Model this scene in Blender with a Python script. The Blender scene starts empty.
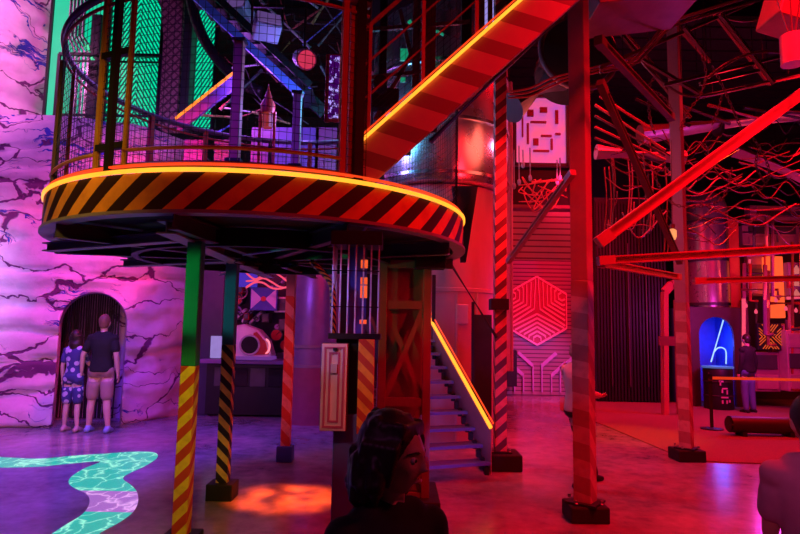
import bpy, bmesh, math, random
from mathutils import Vector, Matrix, noise
R = math.radians
PI = math.pi
V = Vector
scene = bpy.context.scene
COL = scene.collection
rnd = random.Random(7)

# ------------------------------------------------------------------ camera
PITCH, ROLL, FPX = R(6.0), R(1.0), 600.0
CAM = V((0, 0, 1.7))
MC = Matrix.Rotation(PI/2 + PITCH, 3, 'X') @ Matrix.Rotation(ROLL, 3, 'Z')
cd = bpy.data.cameras.new('camera'); cam = bpy.data.objects.new('camera', cd); COL.objects.link(cam)
cd.sensor_width = 36; cd.lens = 36*FPX/800; cd.clip_start = .05; cd.clip_end = 200
cam.matrix_world = Matrix.Translation(CAM) @ MC.to_4x4()
scene.camera = cam

def at(px, py, Y):
    """the point of the place seen at a photo position, Y metres down the hall"""
    d = MC @ V(((px-400)/FPX, (267-py)/FPX, -1))
    return CAM + d*(Y/d.y)
def fl(px, py, z=0.0):
    d = MC @ V(((px-400)/FPX, (267-py)/FPX, -1))
    return CAM + d*((z-CAM.z)/d.z)
def zat(px, py, Y): return at(px, py, Y).z

# ------------------------------------------------------------------ materials
class NT:
    def __init__(s, name):
        s.m = bpy.data.materials.new(name); s.m.use_nodes = True
        s.t = s.m.node_tree; s.n = s.t.nodes; s.l = s.t.links
        s.b = s.n['Principled BSDF']
    def add(s, t, **k):
        o = s.n.new(t)
        for a, v in k.items(): setattr(o, a, v)
        return o
    def math(s, op, a, b=None, c=None, clamp=False):
        o = s.add('ShaderNodeMath', operation=op); o.use_clamp = clamp
        for i, x in enumerate((a, b, c)):
            if x is None: continue
            if hasattr(x, 'is_linked'): s.l.new(x, o.inputs[i])
            else: o.inputs[i].default_value = x
        return o.outputs[0]
    def coords(s):
        tc = s.add('ShaderNodeTexCoord'); sp = s.add('ShaderNodeSeparateXYZ')
        s.l.new(tc.outputs['Object'], sp.inputs[0]); return tc.outputs['Object'], sp.outputs
    def mix(s, f, a, b):
        o = s.add('ShaderNodeMix', data_type='RGBA')
        for i, x in ((0, f), (6, a), (7, b)):
            if hasattr(x, 'is_linked'): s.l.new(x, o.inputs[i])
            elif i == 0: o.inputs[0].default_value = x
            else: o.inputs[i].default_value = (*x[:3], 1)
        return o.outputs[2]
    def noise(s, vec, scale, detail=3, rough=.55):
        o = s.add('ShaderNodeTexNoise'); s.l.new(vec, o.inputs['Vector'])
        o.inputs['Scale'].default_value = scale; o.inputs['Detail'].default_value = detail
        o.inputs['Roughness'].default_value = rough; return o.outputs['Fac'], o.outputs['Color']
    def mapping(s, vec, scale=(1, 1, 1), rot=(0, 0, 0), loc=(0, 0, 0)):
        o = s.add('ShaderNodeMapping'); s.l.new(vec, o.inputs[0])
        o.inputs['Scale'].default_value = scale; o.inputs['Rotation'].default_value = rot; o.inputs['Location'].default_value = loc
        return o.outputs[0]
    def bump(s, h, st=.3, dist=.02):
        o = s.add('ShaderNodeBump'); s.l.new(h, o.inputs['Height'])
        o.inputs['Strength'].default_value = st; o.inputs['Distance'].default_value = dist
        s.l.new(o.outputs[0], s.b.inputs['Normal'])
    def set(s, color=None, rough=None, metal=None, emit=None, es=None):
        for key, x in (('Base Color', color), ('Roughness', rough), ('Metallic', metal), ('Emission Color', emit), ('Emission Strength', es)):
            if x is None: continue
            if hasattr(x, 'is_linked'): s.l.new(x, s.b.inputs[key])
            elif isinstance(x, (tuple, list)): s.b.inputs[key].default_value = (*x[:3], 1)
            else: s.b.inputs[key].default_value = x
        return s.m

MATS = {}
def paint(name, color, rough=.5, metal=0, wear=.25, scale=6):
    if name in MATS: return MATS[name]
    t = NT(name); oc, sp = t.coords(); f, c = t.noise(oc, scale, 4)
    g = t.math('MULTIPLY', t.math('SUBTRACT', f, .35, clamp=True), wear*3, clamp=True)
    dark = tuple(x*.45 for x in color)
    t.set(t.mix(g, color, dark), None, metal)
    t.set(rough=t.math('ADD', t.math('MULTIPLY', f, .25), rough-.12))
    MATS[name] = t.m; return t.m
def glow(name, color, strength):
    if name in MATS: return MATS[name]
    t = NT(name); oc, sp = t.coords(); f, c = t.noise(oc, 9, 1)
    t.set((.02, .02, .02), .4, 0, color, t.math('MULTIPLY', t.math('ADD', t.math('MULTIPLY', f, .3), .85), strength))
    MATS[name] = t.m; return t.m
def stripes(name, c1, c2, period, kz=1.0, kxy=1.0, duty=.5, rough=.5, off=0.0):
    if name in MATS: return MATS[name]
    t = NT(name); oc, sp = t.coords()
    s = t.math('ADD', t.math('MULTIPLY', sp[2], kz/period), t.math('MULTIPLY', t.math('ADD', sp[0], sp[1]), kxy/period))
    s = t.math('FRACT', t.math('ADD', s, 100+off))
    m = t.math('LESS_THAN', s, duty)
    f, c = t.noise(oc, 14, 4)
    w = t.math('MULTIPLY', t.math('SUBTRACT', f, .45, clamp=True), 1.6, clamp=True)
    a = t.mix(w, c1, tuple(x*.4 for x in c1)); b = t.mix(w, c2, tuple(x*.6+.01 for x in c2))
    t.set(t.mix(m, b, a), rough, 0); MATS[name] = t.m; return t.m

# ------------------------------------------------------------------ mesh builder
WORLD = {}
def tag(o, label=None, cat=None, group=None, kind=None):
    if label: o['label'] = label
    if cat: o['category'] = cat
    if group: o['group'] = group
    if kind: o['kind'] = kind
    return o
def thing(name, loc, label, cat, group=None):
    o = bpy.data.objects.new(name, None); COL.objects.link(o); o.location = loc; o.empty_display_size = .1
    WORLD[o.name] = V(loc); return tag(o, label, cat, group)

def frame_of(d):
    d = d.normalized(); up = V((0, 0, 1)) if abs(d.z) < .98 else V((0, 1, 0))
    x = d.cross(up).normalized(); y = x.cross(d).normalized(); return x, y, d

class MB:
    def __init__(s): s.v = []; s.f = []; s.m = []
    def add(s, vs, fs, m=0):
        b = len(s.v); s.v += [V(x) for x in vs]; s.f += [tuple(i+b for i in f) for f in fs]; s.m += [m]*len(fs)
    def box(s, c, size, m=0, rot=None):
        c = V(c); h = V(size)/2; vs = []
        for x in (-1, 1):
            for y in (-1, 1):
                for z in (-1, 1):
                    p = V((x*h.x, y*h.y, z*h.z)); vs.append(c + (rot @ p if rot else p))
        s.add(vs, [(0, 1, 3, 2), (4, 6, 7, 5), (0, 4, 5, 1), (2, 3, 7, 6), (0, 2, 6, 4), (1, 5, 7, 3)], m); return s
    def beam(s, p0, p1, w, h, m=0, roll=0):
        p0, p1 = V(p0), V(p1); x, y, d = frame_of(p1-p0)
        if roll: q = Matrix.Rotation(roll, 3, d); x = q @ x; y = q @ y
        vs = [p + x*(a*w/2) + y*(b*h/2) for p in (p0, p1) for a, b in ((-1, -1), (1, -1), (1, 1), (-1, 1))]
        s.add(vs, [(3, 2, 1, 0), (4, 5, 6, 7), (0, 1, 5, 4), (1, 2, 6, 5), (2, 3, 7, 6), (3, 0, 4, 7)], m); return s
    def ibeam(s, p0, p1, w, h, t=.012, m=0):
        p0, p1 = V(p0), V(p1); x, y, d = frame_of(p1-p0)
        s.beam(p0+y*(h/2-t/2), p1+y*(h/2-t/2), w, t, m); s.beam(p0-y*(h/2-t/2), p1-y*(h/2-t/2), w, t, m)
        s.beam(p0, p1, t, h-2*t, m); return s
    def tube(s, pts, r, n=8, m=0, closed=False, caps=True):
        pts = [V(p) for p in pts]; k = len(pts); vs = []; prev = None
        rr = r if isinstance(r, (list, tuple)) else [r]*k
        for i, p in enumerate(pts):
            if closed: d = pts[(i+1) % k] - pts[i-1]
            else: d = pts[min(i+1, k-1)] - pts[max(i-1, 0)]
            if d.length < 1e-9: d = V((0, 0, 1))
            d.normalize()
            if prev is None: x, y, _ = frame_of(d)
            else:
                x = (prev - d*prev.dot(d))
                if x.length < 1e-6: x, y, _ = frame_of(d)
                x.normalize(); y = d.cross(x)
            prev = x
            vs += [p + (x*math.cos(2*PI*j/n) + y*math.sin(2*PI*j/n))*rr[i] for j in range(n)]
        fs = []
        for i in range(k if closed else k-1):
            a = i*n; b = ((i+1) % k)*n
            fs += [(a+j, a+(j+1) % n, b+(j+1) % n, b+j) for j in range(n)]
        if caps and not closed: fs += [tuple(reversed(range(n))), tuple((k-1)*n+j for j in range(n))]
        s.add(vs, fs, m); return s
    def lathe(s, prof, c=(0, 0, 0), n=48, m=0, a0=0, a1=2*PI, cap=True):
        c = V(c); full = abs(a1-a0-2*PI) < 1e-6; k = n if full else n+1; vs = []
        for r, z in prof:
            for j in range(k):
                a = a0 + (a1-a0)*j/n; vs.append(c + V((r*math.cos(a), r*math.sin(a), z)))
        fs = []
        for i in range(len(prof)-1):
            for j in range(n):
                j2 = (j+1) % k; fs.append((i*k+j, i*k+j2, (i+1)*k+j2, (i+1)*k+j))
        if cap and full: fs += [tuple(reversed(range(k))), tuple((len(prof)-1)*k+j for j in range(k))]
        s.add(vs, fs, m); return s
    def ball(s, c, r, m=0, nu=16, nv=12, rot=None, fn=None):
        c = V(c); r = V((r, r, r)) if isinstance(r, (int, float)) else V(r); vs = []
        def P(d):
            p = fn(d) if fn else V((d.x*r.x, d.y*r.y, d.z*r.z))
            return c + (rot @ p if rot else p)
        vs.append(P(V((0, 0, -1))))
        for i in range(1, nv):
            t = -PI/2 + PI*i/nv
            for j in range(nu):
                a = 2*PI*j/nu; vs.append(P(V((math.cos(t)*math.cos(a), math.cos(t)*math.sin(a), math.sin(t)))))
        vs.append(P(V((0, 0, 1)))); fs = []
        for j in range(nu): fs.append((0, 1+(j+1) % nu, 1+j))
        for i in range(nv-2):
            a = 1+i*nu; b = a+nu
            fs += [(a+j, a+(j+1) % nu, b+(j+1) % nu, b+j) for j in range(nu)]
        a = 1+(nv-2)*nu; fs += [(a+j, a+(j+1) % nu, len(vs)-1) for j in range(nu)]
        s.add(vs, fs, m); return s
    def limb(s, pts, rs, m=0, n=14):
        """rounded tapering limb"""
        pts = [V(p) for p in pts]
        s.tube(pts, list(rs), n, m)
        for p, r in zip(pts, rs): s.ball(p, r*.99, m, n, 8)
        return s
    def prism(s, poly, vec, m=0):
        """poly: planar list of points, extruded along vec"""
        k = len(poly); vec = V(vec); vs = [V(p) for p in poly] + [V(p)+vec for p in poly]
        s.add(vs, [tuple(range(k)), tuple(reversed(range(k, 2*k)))] + [(i, i+k, (i+1) % k + k, (i+1) % k) for i in range(k)], m); return s
    def bolt(s, c, nrm, r=.012, h=.01, m=0):
        c = V(c); nrm = V(nrm).normalized(); s.tube([c, c+nrm*h], r, 6, m); return s
    def build(s, name, mats, parent=None, smooth=False, bevel=0, origin=None, fix=True):
        if not isinstance(mats, (list, tuple)): mats = [mats]
        if parent is not None: o0 = WORLD[parent.name]
        elif origin is not None: o0 = V(origin)
        else:
            xs = [p.x for p in s.v]; ys = [p.y for p in s.v]; o0 = V(((min(xs)+max(xs))/2, (min(ys)+max(ys))/2, min(p.z for p in s.v)))
        me = bpy.data.meshes.new(name); me.from_pydata([p-o0 for p in s.v], [], s.f)
        for mt in mats: me.materials.append(mt)
        me.polygons.foreach_set('material_index', s.m)
        if fix:
            bm = bmesh.new(); bm.from_mesh(me); bmesh.ops.recalc_face_normals(bm, faces=bm.faces); bm.to_mesh(me); bm.free()
        if smooth is not False:
            me.polygons.foreach_set('use_smooth', [True]*len(me.polygons))
            if smooth is True: me.set_sharp_from_angle(angle=R(40))
        o = bpy.data.objects.new(name, me); COL.objects.link(o)
        if parent is not None: o.parent = parent
        else: o.location = o0
        WORLD[o.name] = o0.copy()
        if bevel:
            b = o.modifiers.new('bevel', 'BEVEL'); b.width = bevel; b.segments = 2; b.limit_method = 'ANGLE'; b.angle_limit = R(50)
        return o
def bake(o):
    dg = bpy.context.evaluated_depsgraph_get(); dg.update()
    me = bpy.data.meshes.new_from_object(o.evaluated_get(dg)); o.modifiers.clear(); o.data = me
    return o
def struct(mb, name, mats, **k):
    return tag(mb.build(name, mats, **k), kind='structure')
def arc(c, r, z, a0, a1, n):
    return [V((c[0]+r*math.cos(a0+(a1-a0)*i/n), c[1]+r*math.sin(a0+(a1-a0)*i/n), z)) for i in range(n+1)]
def smooth_path(pts, n=8):
    pts = [V(p) for p in pts]; out = []
    P = [pts[0]*2-pts[1]] + pts + [pts[-1]*2-pts[-2]]
    for i in range(1, len(P)-2):
        a, b, c, d = P[i-1], P[i], P[i+1], P[i+2]
        for k in range(n):
            t = k/n; out.append(.5*((2*b) + (c-a)*t + (2*a-5*b+4*c-d)*t*t + (3*b-a-3*c+d)*t**3))
    out.append(pts[-1]); return out

# ------------------------------------------------------------------ palette
steel = paint('grey_painted_steel', (.36, .36, .38), .45, .3)
dark = paint('blackened_steel', (.02, .02, .024), .45, .3)
black = paint('matt_black', (.009, .009, .01), .7)
mid = paint('worn_charcoal_metal', (.10, .10, .11), .45, .4)
pale = paint('pale_lacquered_metal', (.62, .6, .62), .35, .2)
redp = paint('red_enamel', (.55, .03, .03), .45, 0)
chrome = paint('brushed_steel', (.65, .65, .67), .22, 1, .1, 3)
yel = paint('yellow_ochre_paint', (.42, .24, .03), .5)
bluep = paint('blue_enamel', (.05, .08, .5), .45)
rubber = paint('cable_rubber', (.05, .05, .055), .5)
rim_glow = glow('amber_tube', (1, .30, .02), 2.1)
rim_glow2 = glow('orange_tube', (1, .06, .01), 1.1)
orange_g = glow('orange_lamp_tube', (1, .22, .02), 1.6)
hz_yb = stripes('hazard_yellow_black', (.8, .66, .12), (.02, .015, .015), .16, 1, 1)
hz_yr = stripes('hazard_yellow_red', (.8, .68, .04), (.55, .06, .02), .17, 1, -1)
hz_rr = stripes('hazard_worn_red', (.42, .2, .17), (.05, .03, .035), .19, 1, -1)
hz_pk = stripes('hazard_pink_red', (.75, .3, .35), (.6, .05, .04), .3, 1, 1)
hz_col = stripes('hazard_column', (.6, .34, .3), (.28, .1, .1), .24, 1, -1)
# ================================================================== THE SETTING
t = NT('polished_concrete'); oc, sp = t.coords()
f1, _ = t.noise(oc, .9, 5, .6); f2, _ = t.noise(oc, 5, 5, .65); f3, _ = t.noise(oc, 40, 2)
g = t.math('ADD', t.math('MULTIPLY', f1, .6), t.math('MULTIPLY', f2, .4))
rmp = t.math('MULTIPLY', t.math('SUBTRACT', g, .36, clamp=True), 3.2, clamp=True)
t.set(t.mix(rmp, (.13, .13, .16), (.42, .40, .44)), t.math('ADD', t.math('MULTIPLY', f2, .2), .09), 0)
t.bump(t.math('ADD', f2, t.math('MULTIPLY', f3, .15)), .22, .01)
m_floor = t.m
struct(MB().box((0, 10, -.1), (32, 26, .2)), 'floor', m_floor)
m_ceil = paint('black_ceiling_deck', (.03, .026, .03), .8)
mb = MB().box((0, 10, 9.05), (32, 26, .1))
for i in range(40): mb.box((0, -2+i*.6, 8.98), (32, .12, .05))
struct(mb, 'ceiling', m_ceil)
m_wall = paint('dark_plaster', (.06, .05, .06), .8)
m_wr = paint('dark_red_plaster', (.10, .05, .06), .7)
struct(MB().box((0, 20.1, 4.45), (32, .2, 9)), 'wall_back', m_wall)
struct(MB().box((-14, 10, 4.45), (.2, 20, 9)), 'wall_left', m_wall)
struct(MB().box((15.5, 10, 4.45), (.2, 20, 9)), 'wall_right', m_wall)

# corrugated shutter wall with the hexagon mural
t = NT('red_shutter_slats'); oc, sp = t.coords()
s = t.math('FRACT', t.math('MULTIPLY', sp[2], 9))
f, _ = t.noise(oc, 2.5, 3)
line = t.math('LESS_THAN', s, .25)
t.set(t.mix(line, (.42, .3, .34), (.12, .08, .1)), .45, .2); t.bump(s, .6, .03); m_slat = t.m
YW = 16.6
xl, xr = at(500, 330, YW).x, at(592, 330, YW).x
mb = MB().box(((xl+xr)/2, YW, 2.2), (xr-xl, .14, 4.4))
struct(mb, 'wall_mural', m_slat)

# brown carpet
t = NT('rust_carpet'); oc, sp = t.coords(); f, _ = t.noise(oc, 60, 4); f2, _ = t.noise(oc, 2, 3)
t.set(t.mix(f, (.08, .05, .04), (.34, .21, .13)), .95); t.bump(f, .6, .01); m_carpet = t.m
poly = [fl(x, y, .001) for x, y in ((560, 410), (600, 424), (672, 454), (706, 462), (762, 464), (830, 452), (900, 402), (700, 396), (560, 398))]
tag(MB().prism(poly, (0, 0, .012)).build('carpet', m_carpet), 'rust brown carpet area laid on the polished floor behind the red columns', 'carpet')

# projected river of light, put into a thin glowing sheet on the floor
t = NT('projected_river'); oc, sp = t.coords()
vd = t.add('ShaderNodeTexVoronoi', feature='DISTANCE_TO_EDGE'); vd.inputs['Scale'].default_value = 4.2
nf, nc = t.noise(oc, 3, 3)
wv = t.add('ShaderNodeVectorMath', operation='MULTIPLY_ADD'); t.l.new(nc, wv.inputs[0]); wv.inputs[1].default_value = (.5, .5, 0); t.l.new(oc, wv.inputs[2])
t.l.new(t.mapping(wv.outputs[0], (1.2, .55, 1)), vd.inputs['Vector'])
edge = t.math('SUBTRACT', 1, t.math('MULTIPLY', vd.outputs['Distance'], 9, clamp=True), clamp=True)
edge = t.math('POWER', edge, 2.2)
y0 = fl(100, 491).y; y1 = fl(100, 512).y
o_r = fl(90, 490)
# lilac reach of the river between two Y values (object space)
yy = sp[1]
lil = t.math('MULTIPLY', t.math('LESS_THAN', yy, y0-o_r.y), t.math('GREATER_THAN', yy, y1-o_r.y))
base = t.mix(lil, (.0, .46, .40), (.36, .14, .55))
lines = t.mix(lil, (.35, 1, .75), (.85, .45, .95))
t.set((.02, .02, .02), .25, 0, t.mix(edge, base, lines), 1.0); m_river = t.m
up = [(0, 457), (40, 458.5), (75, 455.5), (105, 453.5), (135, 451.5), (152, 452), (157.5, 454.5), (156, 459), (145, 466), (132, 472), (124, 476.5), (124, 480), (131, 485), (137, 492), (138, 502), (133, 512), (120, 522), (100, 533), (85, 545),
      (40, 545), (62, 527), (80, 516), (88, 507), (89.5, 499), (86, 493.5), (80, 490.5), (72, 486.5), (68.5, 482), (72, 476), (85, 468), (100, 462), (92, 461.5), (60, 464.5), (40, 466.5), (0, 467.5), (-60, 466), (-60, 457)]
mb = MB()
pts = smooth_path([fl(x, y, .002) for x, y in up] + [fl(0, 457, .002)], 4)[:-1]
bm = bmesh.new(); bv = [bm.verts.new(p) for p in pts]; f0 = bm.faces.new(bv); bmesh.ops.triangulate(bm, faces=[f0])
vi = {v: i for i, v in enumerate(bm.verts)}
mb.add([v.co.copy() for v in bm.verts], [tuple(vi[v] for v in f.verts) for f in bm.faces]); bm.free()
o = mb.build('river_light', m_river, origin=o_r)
tag(o, 'winding cyan and lilac river of projected light on the dark floor', 'floor light')

# ================================================================== ROCK PILLAR
def rock_pt(cx, cy, rx, ry, n, a, z, top):
    ca, sa = math.cos(a), math.sin(a)
    x = math.copysign(abs(ca)**(2/n), ca)*rx; y = math.copysign(abs(sa)**(2/n), sa)*ry
    p = V((cx+x, cy+y, z))
    q = V((p.x*.55, p.y*.55, p.z*1.1))
    d = noise.fractal(q, .8, 2.0, 4)*.16
    r1 = abs(noise.noise(V((p.x*.3, p.y*.3, p.z*1.9+3))))
    d -= .13*max(0, 1-r1*7)
    nx = V((x/rx/rx*rx, y/ry/ry*ry, 0)).normalized()
    k = 1 + .05*math.exp(-z*3)
    return V((cx+x*k, cy+y*k, z)) + nx*d
mb = MB()
def shell(cx, cy, rx, ry, n, z0, z1, nu, nz, lid=.35):
    vs = []
    for i in range(nz+1):
        z = z0+(z1-z0)*i/nz
        for j in range(nu): vs.append(rock_pt(cx, cy, rx, ry, n, 2*PI*j/nu, z, z1))
    k = len(vs)
    for q, (sc, dz) in enumerate(((.93, lid*.6), (.75, lid), (.4, lid*1.1))):
        for j in range(nu):
            p = vs[nz*nu+j]; vs.append(V((cx+(p.x-cx)*sc, cy+(p.y-cy)*sc, z1+dz)))
    fs = []
    for i in range(nz+3): fs += [(i*nu+j, i*nu+(j+1) % nu, (i+1)*nu+(j+1) % nu, (i+1)*nu+j) for j in range(nu)]
    fs += [tuple(reversed(range(nu))), tuple((nz+3)*nu+j for j in range(nu))]
    return vs, fs
RC = (-6.95, 13.2)
vs, fs = shell(RC[0], RC[1], 2.75, 3.05, 3.2, -.02, 5.35, 220, 90, .12); mb.add(vs, fs)
t = NT('cracked_rock_plaster'); oc, sp = t.coords()
nf, nc = t.noise(oc, 1.1, 4)
wv = t.add('ShaderNodeVectorMath', operation='MULTIPLY_ADD'); t.l.new(nc, wv.inputs[0]); wv.inputs[1].default_value = (.8, .8, 1.0); t.l.new(oc, wv.inputs[2])
vo = t.add('ShaderNodeTexVoronoi', feature='DISTANCE_TO_EDGE'); vo.inputs['Scale'].default_value = 1.0
t.l.new(t.mapping(wv.outputs[0], (.42, .42, 1.75)), vo.inputs['Vector'])
pn, _ = t.noise(oc, .8, 2)
wid = t.math('MULTIPLY', t.math('SUBTRACT', pn, .42, clamp=True), .11)
crack = t.math('SUBTRACT', 1, t.math('DIVIDE', vo.outputs['Distance'], t.math('ADD', wid, .004)), clamp=True)
crack = t.math('MULTIPLY', crack, 2.5, clamp=True)
hn, _ = t.noise(t.mapping(wv.outputs[0], (.35, .35, 2.6)), 1.15, 5, .6)
fis = t.math('MULTIPLY', t.math('SUBTRACT', .085, t.math('ABSOLUTE', t.math('SUBTRACT', hn, .5)), clamp=True), 1)
h2, _ = t.noise(oc, .7, 2)
fis = t.math('MULTIPLY', t.math('SUBTRACT', t.math('MULTIPLY', fis, 12), t.math('MULTIPLY', h2, 1.88), clamp=True), 8, clamp=True)
fn, _ = t.noise(oc, 7, 5)
basec = t.mix(fn, (.85, .68, .8), (.66, .45, .62))
c = t.mix(fis, basec, (.05, .06, .5)); c = t.mix(crack, c, (.16, .03, .16))
t.set(c, .75, 0)
hh = t.math('SUBTRACT', t.math('MULTIPLY', fn, .35), t.math('ADD', crack, fis)); t.bump(hh, .7, .05)
m_rock = t.m
rock = mb.build('rock_pillar', m_rock, smooth='all')
cut = MB(); dz = 2.3
yd = 10.1; dxl, dxr = at(53, 400, yd).x, at(124, 400, yd).x; dc = (dxl+dxr)/2; dw = (dxr-dxl)/2
zt = at(88, 291, yd).z; zs = zt-dw*.95
prof = [(dc-dw, -.2)] + [(dc-dw*math.cos(a), zs+(zt-zs)*math.sin(a)) for a in [PI*i/24 for i in range(25)]] + [(dc+dw, -.2)]
cut.prism([V((x, 9, z)) for x, z in [(x_+.55, z_) for x_, z_ in prof]], (-1.15, 2.3, 0))
co = cut.build('door_cutter', m_rock)
bo = rock.modifiers.new('b', 'BOOLEAN'); bo.operation = 'DIFFERENCE'; bo.object = co; bo.solver = 'EXACT'
bake(rock); bpy.data.objects.remove(co)
tag(rock, 'huge pink and violet cracked rock pillar with an arched doorway', 'rock pillar')
mb = MB(); vs, fs = shell(-9.08, 12.2, 1.9, 2.0, 2.2, 5.4, 8.9, 120, 40, .05); mb.add(vs, fs)
tag(mb.build('rock_tower', m_rock, smooth='all'), 'narrower pale rock tower rising above the left of the cracked pillar', 'rock')
# chain curtain / dark grille in the arch
mb = MB()
for i in range(26):
    x = dxl-.55+(dxr-dxl-.1)*i/25
    mb.tube([(x, 11.1+.02*math.sin(i*2.1), 0.02), (x+.01, 11.1+.03*math.sin(i*1.3), 1.2), (x, 11.1, 2.35)], .017, 6)
cur = thing('strip_curtain', (dc-.5, 11.1, 0), 'dark hanging strip curtain inside the arched doorway of the rock', 'curtain')
mb.build('strips', paint('dull_olive_strip', (.03, .035, .02), .5, .2), cur)
MB().tube([(dxl-.55, 11.1, 2.3), (dxr-.6, 11.1, 2.3)], .03).build('rail', dark, cur)

# ================================================================== GREEN LIT TERRACE behind the cage
YG = 11.5
t = NT('green_lit_maze_panel'); oc, sp = t.coords()
ax = t.math('ABSOLUTE', sp[0])
s = t.math('FRACT', t.math('ADD', t.math('MULTIPLY', t.math('ADD', sp[2], t.math('MULTIPLY', ax, 1.7)), 8.0), 50))
ln = t.math('LESS_THAN', s, .5)
t.set((.02, .05, .04), .4, 0, t.mix(ln, (.0, .80, .42), (.0, .04, .03)), 1.0); m_green = t.m  # green light falling on the panels put into their own glow
t = NT('green_lit_plain_panel'); oc, sp = t.coords(); f, _ = t.noise(oc, 1.5, 2)
t.set((.02, .05, .04), .4, 0, t.mix(f, (.0, .72, .38), (.0, .5, .28)), 1.0); m_green2 = t.m
zg = 5.5
def gpanel(px0, px1, mat, cx, label):
    a, b = at(px0, 60, YG).x, at(px1, 60, YG).x
    root = thing('green_lit_panel', (at(cx, 60, YG).x, YG, zg), label, 'light panel', 'green lit panels of the terrace')
    MB().box(((a+b)/2, YG, (zg+8.9)/2+.02), (b-a-.04, .05, 8.9-zg-.1)).build('light_panel', mat, root)
    f = MB()
    for x in (a, b): f.box((x, YG-.03, (zg+8.9)/2), (.05, .1, 8.9-zg))
    for z in (zg+.03, 8.87): f.box(((a+b)/2, YG-.03, z), (b-a, .1, .06))
    f.build('frame', dark, root)
gpanel(50, 108, m_green2, 74, 'plain green lit panel of the terrace behind grey conduits')
gpanel(109, 162, m_green, 138, 'wide green lit panel with nested chevron lines')
gpanel(186, 216, m_green, 216, 'narrow green lit panel with slanted lines right of the pink column')
for k in range(5):
    px = 71+k*4.6; p = at(px, 100, 11.3); q = [V((p.x, 11.3, zg)), V((p.x, 11.3, 7.05)), V((p.x-.14-.02*k, 11.3, 7.35)), V((p.x-.14-.02*k, 11.3, 8.9))]
    tag(MB().tube(q, .028, 8).build('conduit', chrome, smooth=True), 'steel conduit of the bundle in front of the plain green panel', 'pipe', 'steel conduits before the green panel')
# terrace machine
p = at(97, 60, 11.2)
mr = thing('wall_cabinet', (p.x, 11.2, zg), 'dark tall cabinet between the two big green panels', 'cabinet')
MB().box((p.x, 11.2, zg+1.1), (.2, .25, 2.2)).build('body', dark, mr, bevel=.02)
MB().tube([(p.x-.14, 11.05, zg+1.55), (p.x+.0, 11.05, zg+1.25)], .035, 12).build('lamp_head', glow('green_lamp', (.1, 1, .5), .8), mr)
# terrace railing
za = at(60, 48, 12.2).z
def railing(pxs, Y, z0, z1, label, mesh=True, mat=dark, name='railing'):
    P = [at(px, 100, Y) for px in pxs]
    root = thing(name, (P[0].x, Y, z0), label, 'railing')
    for p in P: MB().beam((p.x, Y, z0), (p.x, Y, z1), .05, .05).build('post', mat, root)
    MB().beam((P[0].x, Y, z1), (P[-1].x, Y, z1), .07, .05).build('handrail', mat, root)
    MB().beam((P[0].x, Y, z0+.1), (P[-1].x, Y, z0+.1), .04, .04).build('bottom_rail', mat, root)
    MB().beam((P[0].x, Y, z1-.13), (P[-1].x, Y, z1-.13), .03, .03).build('middle_rail', mat, root)
    return root
railing((56, 98, 158), 10.75, 5.45, 6.72, 'dark steel railing along the terrace before the green panels')
# pink hatched arch column
t = NT('pink_hatched_cladding'); oc, sp = t.coords()
a = t.math('FRACT', t.math('ADD', t.math('MULTIPLY', t.math('ADD', sp[2], sp[0]), 6), 50)); b = t.math('FRACT', t.math('ADD', t.math('MULTIPLY', t.math('SUBTRACT', sp[2], sp[0]), 6), 50))
m = t.math('MAXIMUM', t.math('LESS_THAN', a, .2), t.math('LESS_THAN', b, .35))
t.set(t.mix(m, (.75, .32, .34), (.28, .08, .12)), .5); m_hatch = t.m
p = at(171, 60, 10.95)
root = thing('arch_column', (p.x, 10.95, 5.4), 'pink hatched column curving into an arch beside the green panels', 'column')
pr = [V((p.x-.17, 10.95, 5.4)), V((p.x+.17, 10.95, 5.4)), V((p.x+.17, 10.95, 8.9)), V((p.x-.9, 10.95, 8.9)), V((p.x-.5, 10.95, 8.35)), V((p.x-.26, 10.95, 7.8)), V((p.x-.17, 10.95, 7.2))]
MB().prism(pr, (0, .3, 0)).build('shaft', m_hatch, root)
MB().box((p.x+.29, 11.1, 7.1), (.16, .3, 3.4)).build('side_post', mid, root)
# ================================================================== ROUND PLATFORM
PC = V((-1.352, 6.05, 0)); PR = 1.98
root = thing('round_platform', (PC.x, PC.y, 2.5), 'round raised platform with hazard striped rim and glowing amber edge', 'platform')
t = NT('rim_hazard'); oc, sp = t.coords()
ang = t.math('MULTIPLY', t.math('ARCTAN2', sp[1], sp[0]), PR)
s = t.math('FRACT', t.math('ADD', t.math('DIVIDE', t.math('SUBTRACT', ang, t.math('MULTIPLY', sp[2], 1.15)), 2*PI*PR/40), 50))
m = t.math('LESS_THAN', s, .5)
f, _ = t.noise(oc, 8, 4)
w = t.math('MULTIPLY', t.math('SUBTRACT', f, .4, clamp=True), 1.8, clamp=True)
t.set(t.mix(m, (.03, .012, .012), t.mix(w, (.85, .40, .05), (.5, .2, .03))), .5)
MB().lathe([(PR-.03, 0), (PR, 0), (PR, .265), (PR-.03, .265), (PR-.03, 0)], (PC.x, PC.y, 2.5), 128, cap=False).build('rim', t.m, root, smooth=True)
MB().lathe([(PR-.1, .0), (PR+.02, 0), (PR+.02, -.025), (PR-.1, -.025), (PR-.1, 0)], (PC.x, PC.y, 2.5), 128, cap=False).build('rim_flange', steel, root, smooth=True)
MB().lathe([(0.01, .02), (PR-.03, .02), (PR-.03, .05), (0.01, .05)], (PC.x, PC.y, 2.5), 96).build('soffit', black, root)
MB().lathe([(0.01, .24), (PR-.03, .24), (PR-.03, .275), (0.01, .275)], (PC.x, PC.y, 2.5), 96).build('deck', mid, root)
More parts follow.
